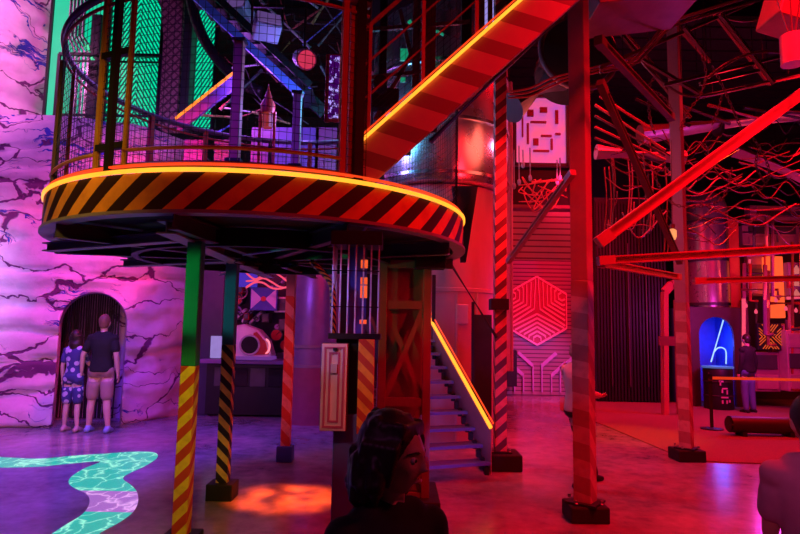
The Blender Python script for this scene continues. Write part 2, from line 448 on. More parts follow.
MB().lathe([(PR, 0), (PR+.018, .004), (PR+.018, .028), (PR, .032)], (PC.x, PC.y, 2.5+.268), 128, cap=False).build('light_strip', rim_glow, root, smooth=True)
MB().lathe([(PR-.05, 0), (PR-.012, .0), (PR-.012, .014), (PR-.05, .014)], (PC.x, PC.y, 2.5+.325), 128, cap=False).build('light_strip', rim_glow2, root, smooth=True)
for k in range(10):
    a = 2*PI*k/10+.2; d = V((math.cos(a), math.sin(a), 0))
    MB().ibeam(PC+V((0, 0, 2.43))+d*.3, PC+V((0, 0, 2.43))+d*(PR-.02), .07, .13).build('joist', mid, root)
MB().lathe([(.32, -.16), (.32, .02), (.02, .02), (.02, -.16)], (PC.x, PC.y, 2.5), 24, cap=False).build('hub', dark, root)
MB().lathe([(1.2, -.15), (1.26, -.15), (1.26, .0), (1.2, .0), (1.2, -.15)], (PC.x, PC.y, 2.5), 64, cap=False).build('ring_beam', dark, root, smooth=True)
# cage guard
CR = 1.92; z0, z1 = 2.785, 4.22
cage = thing('cage_guard', (PC.x, PC.y, z0), 'curved wire mesh guard cage standing on the round platform', 'railing')
aC = math.atan2(-PC.y, -PC.x)   # direction towards the camera
gap = (math.atan2(4.5-PC.y, -.30-PC.x), math.atan2(5.6-PC.y, .42-PC.x))
A0, A1 = gap[1], gap[0]+2*PI
w = MB(); n = 190
for i in range(n+1):
    a = A0+(A1-A0)*i/n; x, y = PC.x+CR*math.cos(a), PC.y+CR*math.sin(a)
    w.tube([(x, y, z0+.06), (x, y, z1)], .0027, 3, caps=False)
for i in range(23): w.tube(arc(PC, CR, z0+.08+i*.06, A0, A1, 80), .0027, 3, caps=False)
w.build('wire_mesh', dark, cage)
for z, r, mt in ((z1, .03, paint('violet_grey_tube', (.2, .14, .2), .35, .5)), (z1-.09, .014, redp), (z0+.055, .022, yel)):
    MB().tube(arc(PC, CR, z, A0, A1, 96), r, 8).build('hoop', mt, cage, smooth='all')
def post_at_px(px, far=False):
    d = at(px, 150, 5) - CAM; d.z = 0; d.normalize(); b = -d.dot(PC); q = b*b-(PC.length_squared-CR*CR)
    tt = -b+(1 if far else -1)*math.sqrt(max(q, 0)); return d*tt
def cpost(px, w_, mt, zt=z1, far=False, hz=z0, dr=0):
    p = post_at_px(px, far); a = math.atan2(p.y-PC.y, p.x-PC.x)
    rot = Matrix.Rotation(a, 3, 'Z'); p = p+V((math.cos(a), math.sin(a), 0))*dr
    return MB().box((p.x, p.y, (hz+zt)/2), (w_, w_, zt-hz), 0, rot).build('post', mt, cage)
cpost(56, .05, paint('dark_red_paint', (.05, .015, .03), .5), 3.95); cpost(97, .036, yel, 4.4); cpost(125, .03, yel, 4.4); cpost(113, .045, dark, 5.6, dr=.03)
cpost(68, .03, redp, far=True); cpost(150, .05, redp, far=True); cpost(205, .05, redp, far=True); cpost(270, .05, dark, far=True); cpost(310, .05, redp, far=True)
cpost(342, .045, redp, 5.6); cpost(357, .075, dark, 5.9); cpost(351, .035, redp, 5.9, dr=-.03)
a, b = post_at_px(97), post_at_px(124)
for z in (z0+.22, 3.72): MB().beam((a.x, a.y, z), (b.x, b.y, z), .04, .05).build('crossbar', dark, cage)
# low yellow bottom frames
for (pa, pb) in ((46, 95), (126, 340)):
    a, b = post_at_px(pa), post_at_px(pb); aa = math.atan2(a.y-PC.y, a.x-PC.x); ab = math.atan2(b.y-PC.y, b.x-PC.x)
    MB().tube(arc(PC, CR+.02, z0+.17, aa, ab, 40), .014, 6).build('bottom_rail', yel, cage, smooth='all')

# support poles ------------------------------------------------------
def pole(x, y, w, split, m_hi, m_lo, label, ztop=2.42, foot=(.26, .26, .16), m_foot=black):
    root = thing('support_pole', (x, y, 0), label, 'pole', 'poles under the round platform')
    MB().box((x, y, (split+ztop)/2), (w, w, ztop-split)).build('upper_shaft', m_hi, root, bevel=.006)
    MB().box((x, y, split/2+.06), (w*1.02, w*1.02, split-.12)).build('striped_shaft', m_lo, root, bevel=.006)
    MB().box((x, y, foot[2]/2), foot).build('foot', m_foot, root, bevel=.01)
    MB().box((x, y, ztop+.01), (w*2, w*2, .02)).build('cap_plate', mid, root)
green_p = paint('green_light_paint', (.01, .33, .12), .45)  # coloured light on the plain poles put into their upper paint
teal_p = paint('teal_light_paint', (.05, .2, .2), .45)
pink_p = paint('pink_light_paint', (.7, .3, .4), .45)
p = fl(180, 556); pole(p.x, p.y, .11, 1.40, green_p, hz_yr, 'green lit and yellow striped pole nearest the projected river', ztop=2.36)
p = fl(222, 498); pole(p.x, p.y, .115, 1.52, teal_p, hz_yb, 'teal lit pole with yellow and black stripes on a black foot', ztop=2.36)
p = fl(285, 461); pole(p.x, p.y, .115, 2.12, pink_p, hz_pk, 'pink lit and red striped pole on a blue foot', m_foot=bluep, foot=(.2, .2, .2), ztop=2.42)
# girders below the platform carrying poles
gd = thing('girder', (-1.7, 6, 2.36), 'lavender lit steel girder running under the round platform over the poles', 'beam')
MB().ibeam((-1.66, 4.2, 2.4), (-1.72, 7.85, 2.4), .14, .1).build('beam', steel, gd)
MB().ibeam((-3.2, 5.4, 2.39), (-1.75, 4.62, 2.39), .1, .08).build('side_arm', steel, gd)
MB().ibeam((-3.1, 6.7, 2.39), (-1.75, 6.0, 2.39), .1, .08).build('side_arm', steel, gd)
tag(MB().tube(smooth_path([at(243, 255, 5.2), at(300, 247, 5.0), at(345, 238, 4.8), at(362, 232, 4.75), at(368, 224, 4.7)]), .011, 8).build('pipe', paint('blue_violet_pipe', (.3, .3, .85), .4), smooth='all'), 'blue violet thin pipe slanting under the round platform', 'pipe')
tag(MB().tube(smooth_path([at(215, 236, 5.6), at(290, 246, 5.2), at(335, 246, 5.0), at(343, 238, 4.9), at(343, 222, 4.9)]), .007, 6).build('cable', steel, smooth='all'), 'thin grey cable bending under the front of the round platform', 'cable')

# ================================================================== DIAGONAL STAIR (upper)
YS = 4.5
def on(px, py, Y=YS): return at(px, py, Y)
a_top, b_top = on(352, 150), on(700, -158)
d = (b_top-a_top); d.y = 0
k = d.z/d.x
st = thing('staircase', (a_top.x, YS, 2.785), 'red striped staircase rising to the right with a glowing amber edge', 'staircase')
t = NT('stringer_bands'); oc, sp = t.coords()
s = t.math('FRACT', t.math('ADD', t.math('ADD', t.math('MULTIPLY', sp[2], 1/.30), t.math('MULTIPLY', sp[0], .30/.30)), 50.35))
m = t.math('LESS_THAN', s, .42); f, _ = t.noise(oc, 5, 4)
t.set(t.mix(m, t.mix(f, (.7, .45, .4), (.5, .3, .28)), (.26, .13, .14)), .5); m_band = t.m
H = .42
xs = a_top.x; xe = b_top.x
def ztop_(x): return a_top.z + k*(x-a_top.x)
pr = [V((xs, YS, ztop_(xs))), V((xe, YS, ztop_(xe))), V((xe, YS, ztop_(xe)-H)), V((xs+.06, YS, 2.72))]
MB().prism(pr, (0, .05, 0)).build('stringer', m_band, st)
MB().beam((xs, YS-.01, ztop_(xs)+.005), (xe, YS-.01, ztop_(xe)+.005), .02, .022).build('light_strip', rim_glow, st)
MB().beam((xs, YS-.0, ztop_(xs)+.05), (xe, YS-.0, ztop_(xe)+.05), .012, .012).build('light_strip', rim_glow2, st)
pr = [V((xs, YS+.85, ztop_(xs))), V((xe, YS+.85, ztop_(xe))), V((xe, YS+.85, ztop_(xe)-.12)), V((xs, YS+.85, ztop_(xs)-.12))]
MB().prism(pr, (0, .04, 0)).build('stringer', redp, st)
i = 0; x = xs+.1
while x < xe-.1:
    MB().box((x, YS+.45, ztop_(x)-.09), (.26, .8, .03)).build('tread', dark, st); x += .235
# stair railing
m_rr = paint('red_rail_paint', (.5, .09, .09), .45)
for off, r in ((.92, .02), (.62, .011), (.34, .011)):
    MB().tube([(xs, YS+.03, ztop_(xs)+off), (xe, YS+.03, ztop_(xe)+off)], r, 8).build('handrail' if r > .015 else 'rail', m_rr, st)
x = xs+.12
while x < xe:
    MB().beam((x, YS+.03, ztop_(x)), (x, YS+.03, ztop_(x)+.92), .03, .03).build('baluster', m_rr, st); x += .42
w = MB()
x = xs
while x < xe:
    w.tube([(x, YS+.03, ztop_(x)+.06), (x, YS+.03, ztop_(x)+.9)], .002, 3, caps=False); x += .05
for j in range(1, 17): w.tube([(xs, YS+.03, ztop_(xs)+j*.052), (xe, YS+.03, ztop_(xe)+j*.052)], .002, 3, caps=False)
w.build('wire_mesh', dark, st)
# dark pipe running below the stair
tag(MB().tube([at(430, 142, 5.6), at(505, 68, 5.6), at(580, -4, 5.6)], .028, 10).build('pipe', dark, smooth=True), 'dark pipe slanting just beneath the red striped staircase', 'pipe')

# ================================================================== COLUMN of control boxes under the platform
cx, cy = at(354, 400, 4.45).x, 4.45
root = thing('control_pillar', (cx, cy, 0), 'square blue pillar below the platform with barred cage head', 'pillar')
t = paint('blue_grey_paint', (.10, .12, .42), .5)
MB().box((cx, cy+.02, .55), (.27, .27, 1.1)).build('shaft', t, root, bevel=.01)
MB().box((cx-.0, cy+.02, 1.33), (.26, .22, .6)).build('core', dark, root)
MB().box((cx+.09, cy-.13, 1.30), (.115, .05, .66)).build('striped_cover', stripes('hazard_amber_red', (.8, .42, .05), (.5, .07, .03), .13, 1, 1), root, bevel=.006)
MB().box((cx, cy, 1.65), (.37, .3, .04)).build('shelf', dark, root)
MB().box((cx, cy, 2.36), (.37, .3, .1)).build('top_box', dark, root)
MB().tube([(cx, cy+.05, 1.66), (cx, cy+.05, 2.32)], .07, 16).build('inner_tube', bluep, root, smooth=True)
for k in range(7):
    x = cx-.165+.055*k
    MB().tube([(x, cy-.13, 1.66), (x, cy-.13, 2.32)], .006, 8).build('bar', pale, root)
for k in range(4):
    MB().tube([(cx-.165, cy-.05+.05*k, 1.66), (cx-.165, cy-.05+.05*k, 2.32)], .006, 8).build('bar', pale, root)
for k, (z, dz_) in enumerate(((1.74, .03), (1.93, .09), (2.03, .05), (2.15, .06))):
    MB().box((cx+.055, cy-.05, z+dz_/2), (.05, .02, dz_)).build('light_cell', glow('ember', (1, .12, .03), .9), root)
MB().tube([(cx-.17, cy-.135, 1.86), (cx+.17, cy-.135, 1.86)], .005, 6).build('crossbar', dark, root)
MB().tube([(cx-.17, cy-.135, 2.12), (cx+.17, cy-.135, 2.12)], .005, 6).build('crossbar', dark, root)
# striped conduit bend at the left of the cage head
tag(MB().tube(smooth_path([at(312, 262, 4.6), at(322, 272, 4.5), at(331, 284, 4.4), at(333, 300, 4.36), at(333, 338, 4.36)]), .022, 10).build('hose', stripes('hose_stripe', (.7, .4, .05), (.02, .02, .02), .05, 1, 1), smooth='all'), 'black and yellow banded hose curving down by the barred cage', 'hose')
# box with concentric pattern
bx0, bx1 = at(320.5, 390, 4.28).x, at(347.5, 390, 4.28).x; bz0, bz1 = at(334, 431, 4.28).z, at(334, 343, 4.28).z
bc = V(((bx0+bx1)/2, 4.28, (bz0+bz1)/2)); bw, bh = bx1-bx0, bz1-bz0
root = thing('fuse_box', (bc.x, 4.28, bz0), 'pale fuse box with nested rectangle pattern mounted on the blue pillar', 'box')
MB().box((bc.x, 4.31, bc.z), (bw, .09, bh)).build('body', mid, root, bevel=.006)
MB().box((bc.x, 4.255, bc.z), (bw-.01, .02, bh-.01)).build('door', paint('cream_pink_paint', (.75, .6, .58), .5), root, bevel=.004)
mpk = paint('magenta_ink', (.45, .09, .2), .5)
for k, q in enumerate((.030, .064, .098)):
    r_ = MB(); w_, h_ = bw/2-q, bh/2-q*1.1
    if w_ < .01: break
    for sx in (-1, 1): r_.box((bc.x+sx*w_, 4.243, bc.z), (.014, .006, 2*h_+.014))
    for sz in (-1, 1): r_.box((bc.x, 4.2428, bc.z+sz*h_), (2*w_+.014, .006, .014))
    r_.build('pattern_band', mpk, root)
MB().box((bc.x, 4.236, bc.z+.13), (.045, .012, .07)).build('latch', pale, root, bevel=.004)
MB().box((bc.x+.005, 4.236, bz0+bh*.93), (.03, .01, .02)).build('lock', dark, root)

# ================================================================== BRACED PIER
ax0, ax1 = at(377, 400, 6.0).x, at(430, 400, 6.0).x; ac = (ax0+ax1)/2; aw = ax1-ax0
m_pier = paint('oxblood_steel', (.22, .09, .1), .45, .2)
root = thing('braced_pier', (ac, 6.0, 0), 'dark red cross braced steel pier under the right of the platform', 'pier')
MB().box((ac, 6.25, 1.2), (aw-.06, .03, 2.4)).build('back_plate', m_pier, root)
for sx in (-1, 1):
    for yy_ in (6.0, 6.45): MB().box((ac+sx*(aw/2-.04), yy_, 1.2), (.08, .08, 2.4)).build('upright', m_pier, root, bevel=.005)
for z in (.1, 1.0, 1.95, 2.36): MB().box((ac, 6.0, z), (aw-.16, .06, .08)).build('crosspiece', m_pier, root)
for za_, zb_ in ((.14, .96), (1.04, 1.91)):
    MB().beam((ac-aw/2+.08, 6.0, za_), (ac+aw/2-.08, 6.0, zb_), .03, .05).build('brace', m_pier, root)
    MB().beam((ac-aw/2+.08, 6.035, zb_), (ac+aw/2-.08, 6.035, za_), .03, .05).build('brace', m_pier, root)
MB().box((ac, 6.2, .05), (aw+.2, .8, .1)).build('foot', black, root, bevel=.01)
MB().box((ac+aw/2-.02, 5.93, 2.42), (.3, .25, .22)).build('head_block', black, root, bevel=.01)
# ================================================================== LOWER STAIR with amber stringer
A = at(491, 428, 7.15); B = at(424, 308, 8.6)
root = thing('access_stair', (A.x, A.y, 0), 'low staircase with glowing amber stringer and blue lit treads', 'staircase')
side = V((-.78, -.28, 0))
m_st = paint('stringer_red', (.55, .2, .18), .5)
dn = V((0, 0, -.34))
A2 = V((A.x+.05, A.y-.05, .22)); 
MB().prism([A+V((0,0,.02)), B+V((0,0,.02)), B+dn, V((A.x, A.y, .05))], (.012, .03, 0)).build('stringer', m_st, root)
MB().beam(A, B, .03, .035).build('light_strip', rim_glow, root)
MB().beam(A+V((.03, 0, .05)), B+V((.03, 0, .05)), .014, .014).build('light_strip', rim_glow2, root)
NS = 10; m_tr = paint('blue_lit_tread', (.12, .13, .42), .45)  # blue light on the treads put into their colour
B0 = B
for i in range(NS):
    f_ = (i+.6)/NS; z = .08+(B0.z-.30)*f_; p = V((A.x+(B0.x-A.x)*f_, A.y+(B0.y-A.y)*f_, z))
    q = p+side
    MB().beam(p+V((0, 0, 0)), q, .24, .035).build('tread', m_tr, root)
saw = MB()
for i in range(NS*2):
    f_ = (i+.6)/(NS*2); z = .02+(B0.z-.34)*f_; p = V((A.x+(B0.x-A.x)*f_-.03, A.y+(B0.y-A.y)*f_-.03, z+.03)); saw.box(p, (.05, .1, .09))
saw.build('toothed_edge', black, root)
MB().beam(V((A.x, A.y, .08))+side, B0+side+V((0, 0, -.2)), .05, .2).build('stringer', dark, root)
# handrail dark at the right rear
for (pa, pb, Y, r) in (((447, 258), (497, 338), 7.9, .022),):
    MB().tube([at(*pa, Y), at(*pb, Y-.4)], r, 8).build('handrail', dark, root)
for px, y0_, y1_ in ((473, 302, 415),):
    p = at(px, y0_, 7.85); MB().beam(p, V((p.x, p.y, .35)), .035, .035).build('post', dark, root)
p = at(434, 275, 8.4); MB().beam(p, V((p.x, p.y, 1.4)), .05, .05).build('post', dark, root)

# ================================================================== RED DRUM AND STEEL TANK
t = NT('red_drum_skin'); oc, sp = t.coords(); f, _ = t.noise(t.mapping(oc, (1, 1, .3)), 3, 5)
t.set(t.mix(f, (.62, .42, .42), (.35, .2, .2)), .42, .15); m_drum = t.m
tc_ = V((at(438, 300, 9.9).x, 9.9, 0))
root = thing('drum', (tc_.x, tc_.y, 0), 'large red lit round drum wall behind the low staircase', 'drum')
MB().lathe([(.98, 0), (.98, 2.28), (1.0, 2.29), (1.0, 2.34), (.98, 2.35), (.98, 3.92)], tc_, 64).build('shell', m_drum, root, smooth=True)
for a in (-1.9, -1.35, -1.0):
    MB().beam(tc_+V((.99*math.cos(a), .99*math.sin(a), .02)), tc_+V((.99*math.cos(a), .99*math.sin(a), 2.28)), .03, .03).build('seam', m_drum, root)
q = tc_+V((.30, -.97, 1.95)); 
MB().box(q, (.2, .04, .3)).build('hatch', m_drum, root, bevel=.02)
MB().box(tc_+V((.62, -.84, 1.2)), (.26, .1, 1.5)).build('door', black, root)
root = thing('steel_tank', (tc_.x, tc_.y, 3.92), 'polished steel tank with coloured reflections above the red drum', 'tank')
MB().lathe([(.9, 0), (1.12, .04), (1.14, .1), (1.14, 2.7), (1.0, 2.95), (.4, 3.1)], tc_+V((0, 0, 3.92)), 72).build('shell', paint('polished_steel', (.85, .82, .84), .27, 1, .05, 2), root, smooth=True)
for z in (4.05, 4.9, 5.8): MB().lathe([(1.14, 0), (1.165, 0), (1.165, .05), (1.14, .05)], tc_+V((0, 0, z)), 72, cap=False).build('band', chrome, root, smooth=True)
# black duct slanting beside the drum
a, b = at(470, 178, 8.3), at(460, 262, 8.1)
mb = MB().prism([at(452, 186, 8.4), at(478, 186, 8.4), at(466, 262, 8.4), at(461, 262, 8.4)], (0, .1, 0))
tag(mb.build('air_duct', black), 'black tapering duct hanging beside the red drum', 'duct')
tag(MB().prism([at(458, 192, 8.3), at(450, 205, 8.3), at(458, 218, 8.3), at(468, 205, 8.3)], (0, .08, 0)).build('bracket', black), 'small black bracket on the upper red drum', 'bracket')

# ================================================================== STRIPED COLUMNS
def column(px, py, w, ztop, rotz, label, mat, foot, box_z=None, upper=None, split=None):
    p = fl(px, py); rt = Matrix.Rotation(rotz, 3, 'Z')
    root = thing('steel_column', (p.x, p.y, 0), label, 'column')
    sp_ = split or ztop
    MB().box((p.x, p.y, sp_/2), (w, w, sp_), 0, rt).build('striped_shaft', mat, root, bevel=.006)
    if split: MB().box((p.x, p.y, (split+ztop)/2), (w*.98, w*.98, ztop-split), 0, rt).build('upper_shaft', upper, root, bevel=.006)
    MB().box((p.x, p.y, foot/2*.9), (foot*2.2, foot*2.0, foot*.9), 0).build('foot', black, root, bevel=.015)
    MB().box((p.x, p.y, foot*.9+.01), (w*1.7, w*1.7, .02), 0, rt).build('base_plate', dark, root)
    for s_ in (-1, 1):
        for u in (-1, 1): MB().bolt((p.x+s_*w*.7, p.y+u*w*.7, foot*.9+.02), (0, 0, 1), .015, .03).build('bolt', steel, root)
    if box_z:
        for z in box_z: MB().box((p.x-.02, p.y-.02, z), (w*1.5, w*1.5, .14), 0, rt).build('clamp', black, root)
    return p
hz_c5 = stripes('hazard_mid_column', (.72, .22, .18), (.12, .05, .06), .2, 1, -.9)
c500 = column(500, 468, .15, 8.7, R(0), 'red and black striped slim column at the foot of the low staircase', hz_c5, .22, (2.05,))
hz_c6 = stripes('hazard_big_column', (.55, .36, .33), (.36, .17, .16), .3, 1, .8)
c580 = column(585.5, 519, .165, 8.8, R(-37), 'thick red steel column standing nearest, in front of the standing visitor', hz_c6, .16, None, paint('column_red_grey', (.42, .2, .22), .45), 2.2)
c685 = column(687, 460, .155, 8.8, R(-42), 'red steel column standing beside the dark container and carpet edge', hz_c6, .17, None, paint('column_violet_grey', (.34, .22, .3), .45), 2.15)
m_br = paint('brace_red', (.55, .2, .2), .45, .1)
def brace(p0, p1, w, h, label, mat=m_br, name='brace_beam', group=None):
    r_ = thing(name, p0, label, 'beam', group)
    p0, p1 = V(p0), V(p1); d_ = (p1-p0).normalized()
    MB().ibeam(p0, p1, w, h).build('beam', mat, r_)
    for p_, s_ in ((p0, 1), (p1, -1)):
        x_, y_, z_ = frame_of(d_)
        MB().beam(p_, p_+d_*s_*.14, w*1.15, h*1.1).build('end_plate', mat, r_)
brace(at(598, 243, 5.2), at(850, 58, 5.2), .09, .095, 'wide red diagonal beam rising right across both tall columns')
brace(at(598, 261, 5.22), at(880, 244, 5.22), .08, .07, 'long level red beam running right at head height')
brace(at(601, 263, 5.4), at(679, 277, 7.4), .06, .07, 'short orange lit beam joining the two tall columns')
brace(at(694, 281, 7.45), at(900, 276, 7.45), .06, .075, 'dark red level beam running right from the farther column')
brace(at(600, 82, 5.4), at(680, 262, 7.4), .06, .07, 'dark diagonal beam crossing behind the wide red one', paint('soot_red', (.12, .06, .07), .5))
brace(at(508, 262, 7.1), at(573, 172, 5.5), .05, .055, 'thin red diagonal brace between the slim and the thick column')
brace(at(598, 40, 5.3), at(672, 118, 7.4), .07, .08, 'dark red ceiling beam slanting down towards the hanging chains', paint('soot_red', (.12, .06, .07), .5))

# ================================================================== MURAL HEXAGON
hx0, hx1 = at(508.5, 310, 16.4), at(566.5, 310, 16.4)
hc = at(537.5, 310.5, 16.4); hr = (hx1.x-hx0.x)/2/.866
root = thing('hexagon_mural', (hc.x, 16.5, hc.z), 'hexagon maze emblem in pale pink lines on the shutter wall', 'mural')
hexpts = [V((hc.x+hr*1.02*math.cos(R(30+60*k)), 16.5, hc.z+hr*1.02*math.sin(R(30+60*k)))) for k in range(6)]
MB().prism(hexpts, (0, -.03, 0)).build('backing', paint('mural_red', (.4, .08, .12), .6), root)
m_ln = paint('mural_pink', (.95, .62, .68), .5, 0, .05)
s3 = math.sqrt(3)
for sct in range(3):
    ln = MB(); a_ = 2*PI*sct/3; ca, sa = math.cos(a_), math.sin(a_)
    def loc(u, w_, yy=16.455):
        return V((hc.x+(u*ca-w_*sa), yy, hc.z+(u*sa+w_*ca)))
    NL = 6
    for k in range(NL):
        aa_ = hr*(.80-.138*k); apex = -hr*(.10+.128*k)
        sh = apex-aa_/s3
        bot = -hr+aa_/s3*1.0+.03
        if sh < bot: sh = bot
        pts_ = [(-aa_, bot), (-aa_, sh), (0, apex), (aa_, sh), (aa_, bot)]
        for (u0, w0), (u1, w1) in zip(pts_, pts_[1:]):
            if abs(u0-u1)+abs(w0-w1) > .01: ln.beam(loc(u0, w0), loc(u1, w1), .02, hr*.052)
    ln.build('line_band', m_ln, root)
bd = MB()
for k in range(6): bd.beam(hexpts[k]-V((0, .04, 0)), hexpts[(k+1) % 6]-V((0, .04, 0)), .02, .05)
bd.build('border', m_ln, root)
# lower mural lines
for k, (dx, top) in enumerate(((-.62, 352), (-.38, 360), (-.12, 352), (.12, 352), (.38, 360), (.62, 352))):
    z_ = at(538, top+abs(dx)*6, 16.45).z; xx = hc.x+dx
    pts_ = [V((xx, 16.48, .1)), V((xx, 16.48, z_-.35)), V((xx+(.4 if dx > 0 else -.4)*1.0, 16.48, z_+.0))]
    tag(MB().beam(pts_[0], pts_[1], .03, .09).beam(pts_[1], pts_[2], .03, .09).build('wall_strip', paint('lilac_strip', (.55, .4, .75), .5)), 'lilac bent strip on the shutter wall beneath the hexagon', 'wall strip', 'lilac strips beneath the hexagon')
sp_ = at(511, 368, 16.2); tag(MB().box(sp_, (.28, .25, .95)).build('speaker_box', black, bevel=.02), 'black speaker box on the shutter wall beside the slim striped column', 'speaker')

# ================================================================== PINK CIRCUIT PANEL (upper middle)
YP = 11.5
c0, c1 = at(514, 97, YP), at(567, 166, YP)
root = thing('circuit_panel', ((c0.x+c1.x)/2, YP, c1.z), 'bright pink backlit panel with raised circuit shapes high above the brace', 'light panel')
t = NT('pink_backlit'); oc, sp = t.coords(); f, _ = t.noise(oc, 2.2, 2)
f = t.math('MULTIPLY', t.math('SUBTRACT', f, .35, clamp=True), 2.6, clamp=True)
t.set((.3, .1, .15), .4, 0, t.mix(f, (1, .13, .28), (.38, .1, .62)), .8)
MB().box(((c0.x+c1.x)/2, YP, (c0.z+c1.z)/2), (c1.x-c0.x, .06, c0.z-c1.z)).build('light_panel', t.m, root)
fr = MB(); mx, mz = (c0.x+c1.x)/2, (c0.z+c1.z)/2
for x in (c0.x, c1.x): fr.box((x, YP-.03, mz), (.06, .12, c0.z-c1.z+.06))
for z in (c0.z, c1.z): fr.box((mx, YP-.03, z), (c1.x-c0.x, .12, .06))
fr.build('frame', mid, root)
m_cir = paint('oxide_relief', (.35, .06, .12), .5)
for (u, v_, w_, h_) in ((.3, .75, .12, .1), (.55, .8, .14, .08), (.45, .62, .3, .03), (.8, .7, .06, .2), (.25, .45, .04, .3), (.6, .42, .2, .03), (.7, .3, .04, .16), (.5, .2, .3, .03), (.4, .33, .1, .1), (.82, .45, .1, .03), (.15, .6, .03, .4)):
    MB().box((c0.x+(c1.x-c0.x)*u, YP-.05, c1.z+(c0.z-c1.z)*v_), ((c1.x-c0.x)*w_, .04, (c0.z-c1.z)*h_)).build('raised_shape', m_cir, root)
q = at(505, 130, YP)
root = thing('service_tower', (at(506, 130, 11).x, 11, 0), 'tall pale lilac tower panel behind the slim striped column', 'panel')
MB().box((at(506, 130, 11).x, 11, 3.7), (.22, .2, 5.4)).build('panel', paint('lilac_panel', (.6, .5, .75), .4), root, bevel=.01)
MB().box((at(511, 130, 10.9).x, 10.9, 3.7), (.03, .05, 5.4)).build('edge_strip', steel, root)
# shelf under the panel + pendants
sh = thing('gantry_shelf', (mx, 11, at(540, 212, 11).z), 'dark red gantry ledge beneath the pink circuit panel', 'ledge')
z_ = at(540, 207, 11).z
MB().box((mx-.1, 11.2, z_), (1.35, .5, .06)).build('ledge', m_pier, sh)
MB().box((mx-.1, 11.45, z_+.42), (1.3, .04, .8)).build('back_panel', black, sh)
MB().box((mx-.1, 11.0, z_-.55), (1.3, .08, .9)).build('front_panel', m_slat, sh)
for k, (px, y0_, y1_) in enumerate(((514, 150, 186), (519, 146, 182), (523, 150, 165), (530, 148, 178), (557, 160, 182), (560, 158, 178))):
    p = at(px, y0_, 10.6); q = at(px, y1_, 10.6)
    mb = MB().tube([p, V((p.x, p.y, q.z))], .012, 6); mb.ball((p.x, p.y, q.z), (.035, .035, .06), 0, 10, 8)
    tag(mb.build('pendant', paint('cyan_glaze', (.3, .6, .7), .3)), 'pale cyan drop pendant of the row below the pink circuit panel', 'pendant', 'drop pendants below the pink panel')
for k in range(9):
    r2 = random.Random(k+40); pts_ = [at(517+r2.uniform(0, 55), 178+r2.uniform(0, 34), 10.4+r2.uniform(-.3, .3)) for _ in range(4)]
    tag(MB().tube(smooth_path(pts_, 8), .011, 6).build('cable', paint('red_cable', (.6, .12, .1), .4), smooth='all'), 'red cable of the tangle between the slim and the thick column', 'cable', 'tangled red cables under the pink panel')
# ring duct
rc = at(578, 52, 8.0); 
root = thing('ring_duct', rc, 'large dark ring shaped duct behind the top of the thick column', 'duct')
MB().tube([rc+V((.52*math.cos(a), .3*math.sin(a)*.6, .60*math.sin(a))) for a in [2*PI*i/48 for i in range(48)]], .04, 10, closed=True).build('rim', paint('soot_red', (.12, .06, .07), .5), root, smooth='all')
MB().tube([rc+V((0, .05, 0)), rc+V((.1, .9, .1))], .5, 40).build('body', black, root, smooth=True)
tag(MB().tube([rc+V((-.9, .2, -.75)), rc+V((-.1, .6, -.1))], .22, 24).build('duct_branch', mid, smooth=True), 'slanting round duct branch meeting the dark ring duct', 'duct')
for k in range(3):
    tag(MB().tube(smooth_path([at(508, 98-3*k, 7.6), at(530, 96-4*k, 7.6), at(552, 86-4*k, 7.6), at(575, 78-3*k, 7.6), at(640, 62-3*k, 7.6)]), .014, 8).build('conduit', m_rr, smooth='all'), 'red conduit of the trio passing behind the thick column above the pink panel', 'pipe', 'red conduits above the pink panel')
# ================================================================== LEFT BACK: tank, machine bay
tk = V((at(311, 400, 11.3).x, 11.3, 0))
root = thing('purple_silo', tk, 'tall violet silo with red skirt behind the pink striped pole', 'silo')
MB().lathe([(.5, 1.0), (.5, 3.6)], tk, 48).build('shell', paint('violet_grey_metal', (.36, .3, .5), .35, .4), root, smooth=True)
MB().lathe([(.52, 0), (.52, 1.0)], tk, 48).build('skirt', paint('red_skirt', (.35, .12, .16), .4), root, smooth=True)
for z in (1.0, 1.35, 3.1): MB().lathe([(.5, 0), (.53, 0), (.53, .05), (.5, .05)], tk+V((0, 0, z)), 48, cap=False).build('band', steel, root, smooth=True)
YM = 12.0
x0, x1 = at(187, 300, YM).x, at(296, 300, YM).x
struct(MB().box(((x0+x1)/2, YM+.6, 2.1), (x1-x0+.6, .1, 4.2)), 'wall_bay', m_wall)
root = thing('work_counter', ((x0+x1)/2, YM-.2, 0), 'dark counter with blue and red edge under the pink machine', 'counter')
zc = at(250, 362, YM-.5).z
MB().box((at(250, 362, YM-.2).x, YM-.1, zc), (1.75, .8, .08)).build('worktop', paint('violet_counter', (.3, .15, .4), .4), root, bevel=.01)
MB().box((at(250, 362, YM-.2).x, YM, zc/2), (1.6, .6, zc-.08)).build('body', dark, root)
for k in range(4): MB().box((at(222+k*18, 378, YM-.3).x, YM-.31, zc-.3), (.3, .02, .36)).build('door', black if k % 2 else mid, root, bevel=.01)
